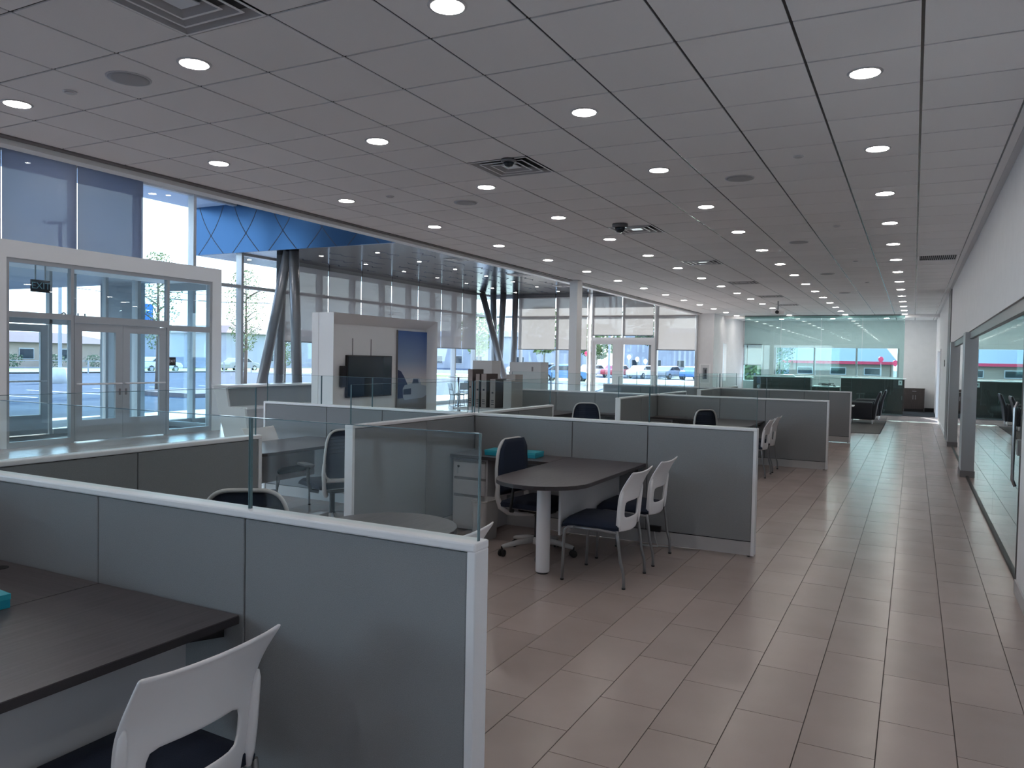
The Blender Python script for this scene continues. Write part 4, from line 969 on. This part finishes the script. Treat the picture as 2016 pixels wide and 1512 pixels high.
# cable clutter at the second partition
t = thing('cord_tangle', 'power cords dangling under the second partition table', 'cord', (-2.03, 6.72, 0))
MB().tube([(.0, .04, .16), (.02, .0, .08), (.06, -.03, .012), (-.05, -.06, .012), (-.12, -.02, .012), (.08, .0, .012), (.16, .02, .012)], .006, 6).build('cord', 'chairf', t); B(-.05, .02, .13, .06, .06, .18).build('outlet_box', 'black', t)

# ---------------------------------------------------------------- signs
t = thing('exit_sign', 'hanging exit sign inside the vestibule behind the left glass', 'sign', (-14.2, 8.62, 2.72))
B(-.02, -.17, 0, .02, .17, .22).build('housing', 'ventd', t); MT['exitgreen'] = mat('exit_letter', (.30, .55, .60), .5)
text_mesh('lettering', 'EXIT', .17, 'exitgreen', t, (.0215, 0, .11), (PI/2, 0, PI/2)); B(-.01, -.10, .22, .01, -.08, .5).build('hanger', 'alum', t); B(-.01, .08, .22, .01, .10, .5).build('hanger', 'alum', t)
t = thing('exit_plaque', 'small black exit plaque stuck on the right vestibule pane', 'sign', (XV+.012, 10.86, 1.40))
B(-.006, -.09, 0, 0, .09, .17).build('plate', 'black', t); text_mesh('lettering', 'EXIT', .075, 'white', t, (.002, 0, .09), (PI/2, 0, PI/2), .001)
t = thing('address_numerals', 'thin outline numerals on the outer vestibule glass, reading backwards from inside', 'sign', (XL-.012, 9.93, 2.20))
text_mesh('numerals', '1100', .30, 'alumd', t, (0, 0, .12), (PI/2, 0, -PI/2), .003)

# ================================================================== OUTSIDE
struct('ground', B(-420, -260, -.5, 300, 420, -.15), 'asphalt')
ce = struct('canopy_entry', B(-27.5, -6, 3.40, XL-.15, 13.2, 3.44).box(-27.6, -6, 3.44, XL-.15, 13.3, 3.55), 'extgrey')
struct('wall_portal', B(-18.7, 12.9, -.15, -17.3, 13.15, 3.40), 'extgrey')
for k, (x, y) in enumerate(((-27.0, 12.6), (-27.0, 3.0))):
    t = thing('canopy_post', 'grey steel post holding the entry canopy, %s one' % ('right', 'left')[k], 'post', (x, y, -.15), group='entry canopy posts'); B(-.12, -.12, 0, .12, .12, 3.55).build('shaft', 'alum', t); B(-.2, -.2, 0, .2, .2, .04).build('base_plate', 'alum', t)
for q in range(3):
    for k in range(4):
        dup(l1, (-18.0-q*3.4, 1.5+k*3.2, 3.40), 0, 'downlight under the entry canopy outside, %s from the doors, %s from the left' % (ORD[q], ORD[k]), 'entry canopy downlights')
struct('walk', B(-19.0, -20, -.15, XL-.12, 32, -.02), 'concrete'); struct('walk_far', B(-19, YF+.12, -.15, -6.5, 31, -.021), 'concrete')
lot = sempty('lot_marking')
for k in range(12): B(-36, 2+k*3.2, -.15, -30, 2.12+k*3.2, -.146).build('stripe', 'paint', lot)
struct('grass_left', B(-76, -60, -.15, -62, 90, -.06), 'grass'); struct('grass_far', B(-62, 58, -.15, 40, 70, -.06), 'grass'); struct('road', B(-400, 71, -.15, 200, 80, -.14), 'concrete')
struct('kerb_left', B(-62.2, -60, -.15, -62, 90, .0), 'concrete'); struct('kerb_far', B(-62, 57.8, -.15, 40, 58, .0), 'concrete')
tag(struct('planter_bed', B(-30, 22, -.15, -26, 33, .02), 'roof'))
# rail fence
t = thing('rail_fence', 'low metal rail fence along the grass beyond the parking lot', 'fence', (-58, 30, -.15))
for k in range(26): B(-.04, -42+k*3.4-.04, 0, .04, -42+k*3.4+.04, 1.1).build('post', 'pole', t)
for z in (.55, 1.05): B(-.02, -42, z, .02, 43, z+.05).build('rail', 'pole', t)
def building(label, x, y, sx, sy, h, wall, roofm, win=8, roofh=1.2, face='x', band=None):
    t = thing('low_building', label, 'building', (x, y, -.15), group='buildings across the street')
    B(-sx/2, -sy/2, 0, sx/2, sy/2, h).build('wall', wall, t)
    MB().add([(-sx/2-.6, -sy/2-.6, h), (sx/2+.6, -sy/2-.6, h), (sx/2+.6, sy/2+.6, h), (-sx/2-.6, sy/2+.6, h), (-sx/2*.6, -sy/2*.8, h+roofh), (sx/2*.6, -sy/2*.8, h+roofh), (sx/2*.6, sy/2*.8, h+roofh), (-sx/2*.6, sy/2*.8, h+roofh)], [(0,3,2,1),(4,5,6,7),(0,1,5,4),(1,2,6,5),(2,3,7,6),(3,0,4,7)]).build('roof', roofm, t)
    if band: B(-sx/2-.65, -sy/2-.68, h-.25, sx/2+.65, -sy/2-.6, h+.05).build('fascia_board', band, t)
    for k in range(win):
        if face == 'x':
            yy = -sy/2+sy*(k+.5)/win; f = B(sx/2, yy-.8, .9, sx/2+.06, yy+.8, min(h-.6, 2.4)).build('window', 'alum', t); B(sx/2+.06, yy-.72, .98, sx/2+.08, yy+.72, min(h-.7, 2.32)).build('pane', 'carglass', f)
        else:
            xx = -sx/2+sx*(k+.5)/win; f = B(xx-.8, -sy/2-.06, .9, xx+.8, -sy/2, min(h-.6, 2.4)).build('window', 'alum', t); B(xx-.72, -sy/2-.08, .98, xx+.72, -sy/2-.06, min(h-.7, 2.32)).build('pane', 'carglass', f)
building('long low tan building with brown roof beyond the lot, seen through the vestibule', -92, 38, 16, 46, 2.7, 'bldg', 'roof', 10)
building('grey flat building left of the young trees, seen past the columns', -88, 92, 18, 40, 4.6, 'bldgb', 'roof', 8)
building('blue-grey building seen between the shades and cafe table', -74, 140, 26, 30, 6.0, 'bldgb', 'roofg', 6, face='y')
building('wide grey building behind the parked cars, through the far door', -36, 172, 40, 22, 8.0, 'bldgb', 'roofg', 8, face='y')
building('house with grey hip roof and red trim seen in the glass office window', -7.2, 98, 10, 16, 2.3, 'bldg', 'roofg', 3, 3.4, 'y', 'red')
building('tan house with brown roof at the right of the glass office window', 3.4, 92, 7, 12, 2.7, 'bldg', 'roof', 2, 2.4, 'y')
# trees
def tree(label, x, y, h, r, m, n, seed, trunk=.35):
    t = thing('tree', label, 'tree', (x, y, -.15), group='trees outside'); rd = random.Random(seed)
    MB().tube([(0, 0, 0), (.05, .02, h*.3), (.0, .05, h*.6), (.03, 0, h*.92)], [h*.016, h*.013, h*.009, .01], 8).build('trunk', 'bark', t)
    br = MB()
    for k in range(9):
        a = rd.uniform(0, 2*PI); z = h*rd.uniform(trunk, .8); l = r*rd.uniform(.5, .9)
        br.tube([(0, 0, z), (l*.5*math.cos(a), l*.5*math.sin(a), z+l*.35), (l*math.cos(a), l*math.sin(a), z+l*.6)], [h*.006, h*.004, .01], 5)
    br.build('branches', 'bark', t)
    lf = MB()
    for k in range(n):
        u = rd.random()**.8; z = h*(trunk-.05)+h*(1.02-trunk)*u; prof = math.sin(PI*min(1, .12+.88*(1-u)**.8))*.75+.25*(1-u)
        a = rd.uniform(0, 2*PI); q = r*prof*math.sqrt(rd.random()); s = r*(rd.uniform(.05, .11) if n < 2000 else rd.uniform(.025, .055))
        c = Vector((q*math.cos(a), q*math.sin(a), z)); ax = Vector((rd.uniform(-1, 1), rd.uniform(-1, 1), rd.uniform(-1, 1))).normalized(); b = ax.orthogonal().normalized(); d = ax.cross(b)
        lf.add([c-b*s, c-d*s*.5, c+b*s, c+d*s*.5], [(0, 1, 2, 3)])
    tag(lf.build('foliage', m, t, recalc=False), kind='stuff')
tree('slim young tree with sparse leaves outside beside the leaning columns', -31, 29.5, 6.4, 1.3, 'leaf', 2400, 1)
tree('young tree outside seen through the right vestibule pane', -31, 24.2, 6.6, 1.3, 'leaf', 2400, 2)
tree('small leafy tree outside just left of the leaning columns', -34, 35.5, 4.0, 1.2, 'leaf', 2000, 3)
tree('round tree outside behind the cafe table', -46, 80, 7.5, 3.0, 'leaf', 1000, 4)
tree('bushy tree outside at the far corner columns', -43, 92, 9, 4, 'leaf', 1000, 5)
tree('broad tree outside left of the white column', -38, 98, 7, 4, 'leaf', 1000, 6)
tree('tall dark tree behind the far door, left pane', -40, 128, 16, 5.5, 'leafd', 1400, 7)
tree('tall dark tree behind the far door, right pane', -28, 134, 14, 6, 'leafd', 1400, 8)
tree('tree outside beyond the shade beside the framed picture', -19, 116, 9, 4, 'leaf', 1000, 9)
tree('leafy tree at the left of the glass office window', -14.5, 84, 8, 3.4, 'leaf', 1000, 10)
tree('blue-green conical tree in the glass office window', -11.3, 78, 6, 1.6, 'leafd', 900, 11, .1)
tree('bush filling the small window of the glass office', -9.5, 52, 3.2, 2.2, 'leaf', 1200, 12, .1)
# hedge row along the building beyond the fence
for k in range(9):
    tree('low dark shrub along the tan building, %s from the left' % ORD[k], -81, 20+k*4.4, 1.5, 1.3, 'leafd', 260, 30+k, .1)
# lot light pole
def lotpole(label, x, y, h, base=True):
    t = thing('lot_light', label, 'light pole', (x, y, -.15), group='parking lot lights')
    if base: MB().lathe([(.38, 0), (.38, .82), (.34, .88)], 20).build('concrete_base', 'concrete', t)
    B(-.07, -.07, .8 if base else 0, .07, .07, h).build('pole', 'pole', t); B(-.9, -.06, h-.08, .9, .06, h).build('cross_arm', 'pole', t)
    for s in (-1, 1): B(s*.6-.28*(s > 0)*0, -.17, h-.02, s*1.25, .17, h+.10).build('lamp_head', 'pole', t)
lotpole('lot light pole on a concrete base seen through the left vestibule pane', -42.5, 26.9, 9); lotpole('lot light pole seen through the shade above the far door', -19.2, 52, 9.5, False); lotpole('pale lot light pole seen through the far door', -28.5, 79, 9, False)
# blue pole sign
t = thing('pole_sign', 'blue roadside sign with white script on a post', 'sign', (-60, 45.4, -.15)); B(-.2, -1.0, 4.6, .2, .85, 6.1).build('panel', 'signb', t); MB().lathe([(.10, 0), (.10, 4.6)], 12).build('post', 'pole', t); text_mesh('lettering', 'vy', 1.0, 'white_e', t, (.205, -.35, 5.45), (PI/2, 0, PI/2), .004, .3)
# utility poles and wires
for k, y in enumerate((20, 62, 106)):
    t = thing('utility_pole', 'wooden utility pole with crossarm, %s from the left' % ORD[k], 'utility pole', (-78, y, -.15), group='utility poles'); MB().lathe([(.16, 0), (.11, 11)], 10).build('shaft', 'bark', t); B(-.08, -1.1, 9.9, .08, 1.1, 10.05).build('crossarm', 'bark', t); B(-.08, -.8, 8.9, .08, .8, 9.05).build('crossarm', 'bark', t)
for k, (z, dx) in enumerate(((10.1, .3), (9.7, .6), (9.0, -.4), (8.9, .4))):
    t = thing('power_line', ['topmost', 'second', 'third', 'lowest'][k]+' overhead wire strung between the utility poles', 'wire', (-78+dx, 62, z), group='overhead wires')
    MB().tube([(0, -120+8*q, -.9*math.sin(PI*((q*8+28) % 42)/42)) for q in range(31)], .035, 5).build('cable', 'wire', t)
# cars
def make_car(label, m, x, y, rz):
    t = thing('parked_car', label, 'car', (x, y, -.15), rz, group='parked cars')
    pr = [(-2.2, .35), (-2.25, .75), (-2.1, .95), (-1.5, 1.0), (-.9, 1.42), (.55, 1.45), (1.25, 1.0), (2.05, .88), (2.25, .65), (2.2, .32)]
    MB().prism(pr, -.86, .86, 'y').build('body', m, t, bevel=.06)
    for s in (-1, 1): MB().prism([(-1.28, 1.0), (-.82, 1.36), (.5, 1.38), (1.02, 1.0)], s*.855, s*.875, 'y').build('side_window', 'carglass', t)
    MB().add([(.6, -.7, 1.42), (.6, .7, 1.42), (1.22, .76, 1.02), (1.22, -.76, 1.02)], [(0, 1, 2, 3)]).build('windscreen', 'carglass', t, recalc=False, solid=.04)
    for sx in (-1.35, 1.38):
        for s in (-1, 1): w_ = MB().lathe([(.20, -.1), (.32, -.1), (.33, 0), (.32, .1), (.20, .1)], 18, (sx, s*.80, .33), 'y').build('wheel', 'tyre', t); MB().lathe([(.19, -.105), (.19, .105)], 12, (sx, s*.80, .33), 'y').build('hubcap', 'steel', w_)
    return t
cols = ['carw', 'carb', 'carg', 'carw', 'carr', 'carw', 'carg', 'carb', 'carw']
nmc = {'carw': 'white', 'carb': 'blue', 'carg': 'grey', 'carr': 'red'}
c0 = {}
for k, c in enumerate(cols):
    x, y = -42+k*3.0, 84
    lab = '%s parked car across the road, %s from the left of the car row' % (nmc[c], ORD[k])
    if c not in c0: c0[c] = make_car(lab, c, x, y, 1.35)
    else: dup(c0[c], (x, y, -.15), 1.35, lab)
dup(c0['carb'], (-26.5, 61, -.15), .2, 'blue parked car nearer the building, left of the white door frame'); dup(c0['carw'], (-64, 50, -.15), 1.6, 'white parked car beyond the lot, seen past the leaning columns'); dup(c0['carg'], (-66, 62, -.15), 1.6, 'grey parked car beyond the lot, seen past the leaning columns')
# balloons
def balloon(label, m, x, y, z):
    t = thing('balloon', label, 'balloon', (x, y, z), group='balloons over the car lot')
    MB().lathe([(q[0]*.5, q[1]*.5) for q in ((.02, -.62), (.22, -.45), (.42, -.1), (.45, .15), (.33, .42), (.05, .55))], 14).build('skin', m, t); MB().tube([(0, 0, -.3), (.05, 0, -1.0), (0, .05, -z-.15)], .012, 5).build('string', 'white', t)
for k, (x, y, z) in enumerate(((-33.0, 79.0, 1.9), (-31.9, 79.2, 2.5))): balloon('red balloon beside the white column, %s' % ('lower one', 'upper one')[k], 'red', x, y, z)
for k in range(4): balloon('white balloon in the far door glass, %s from the left' % ORD[k], 'white_e', -28.2+k*.92, 80, 2.4-k*.22)
for k in range(3): balloon('red balloon in the glass office window, %s from the left' % ORD[k], 'red', -2.6+k*1.15, 76, 2.3+(.0, -.3, .4)[k])
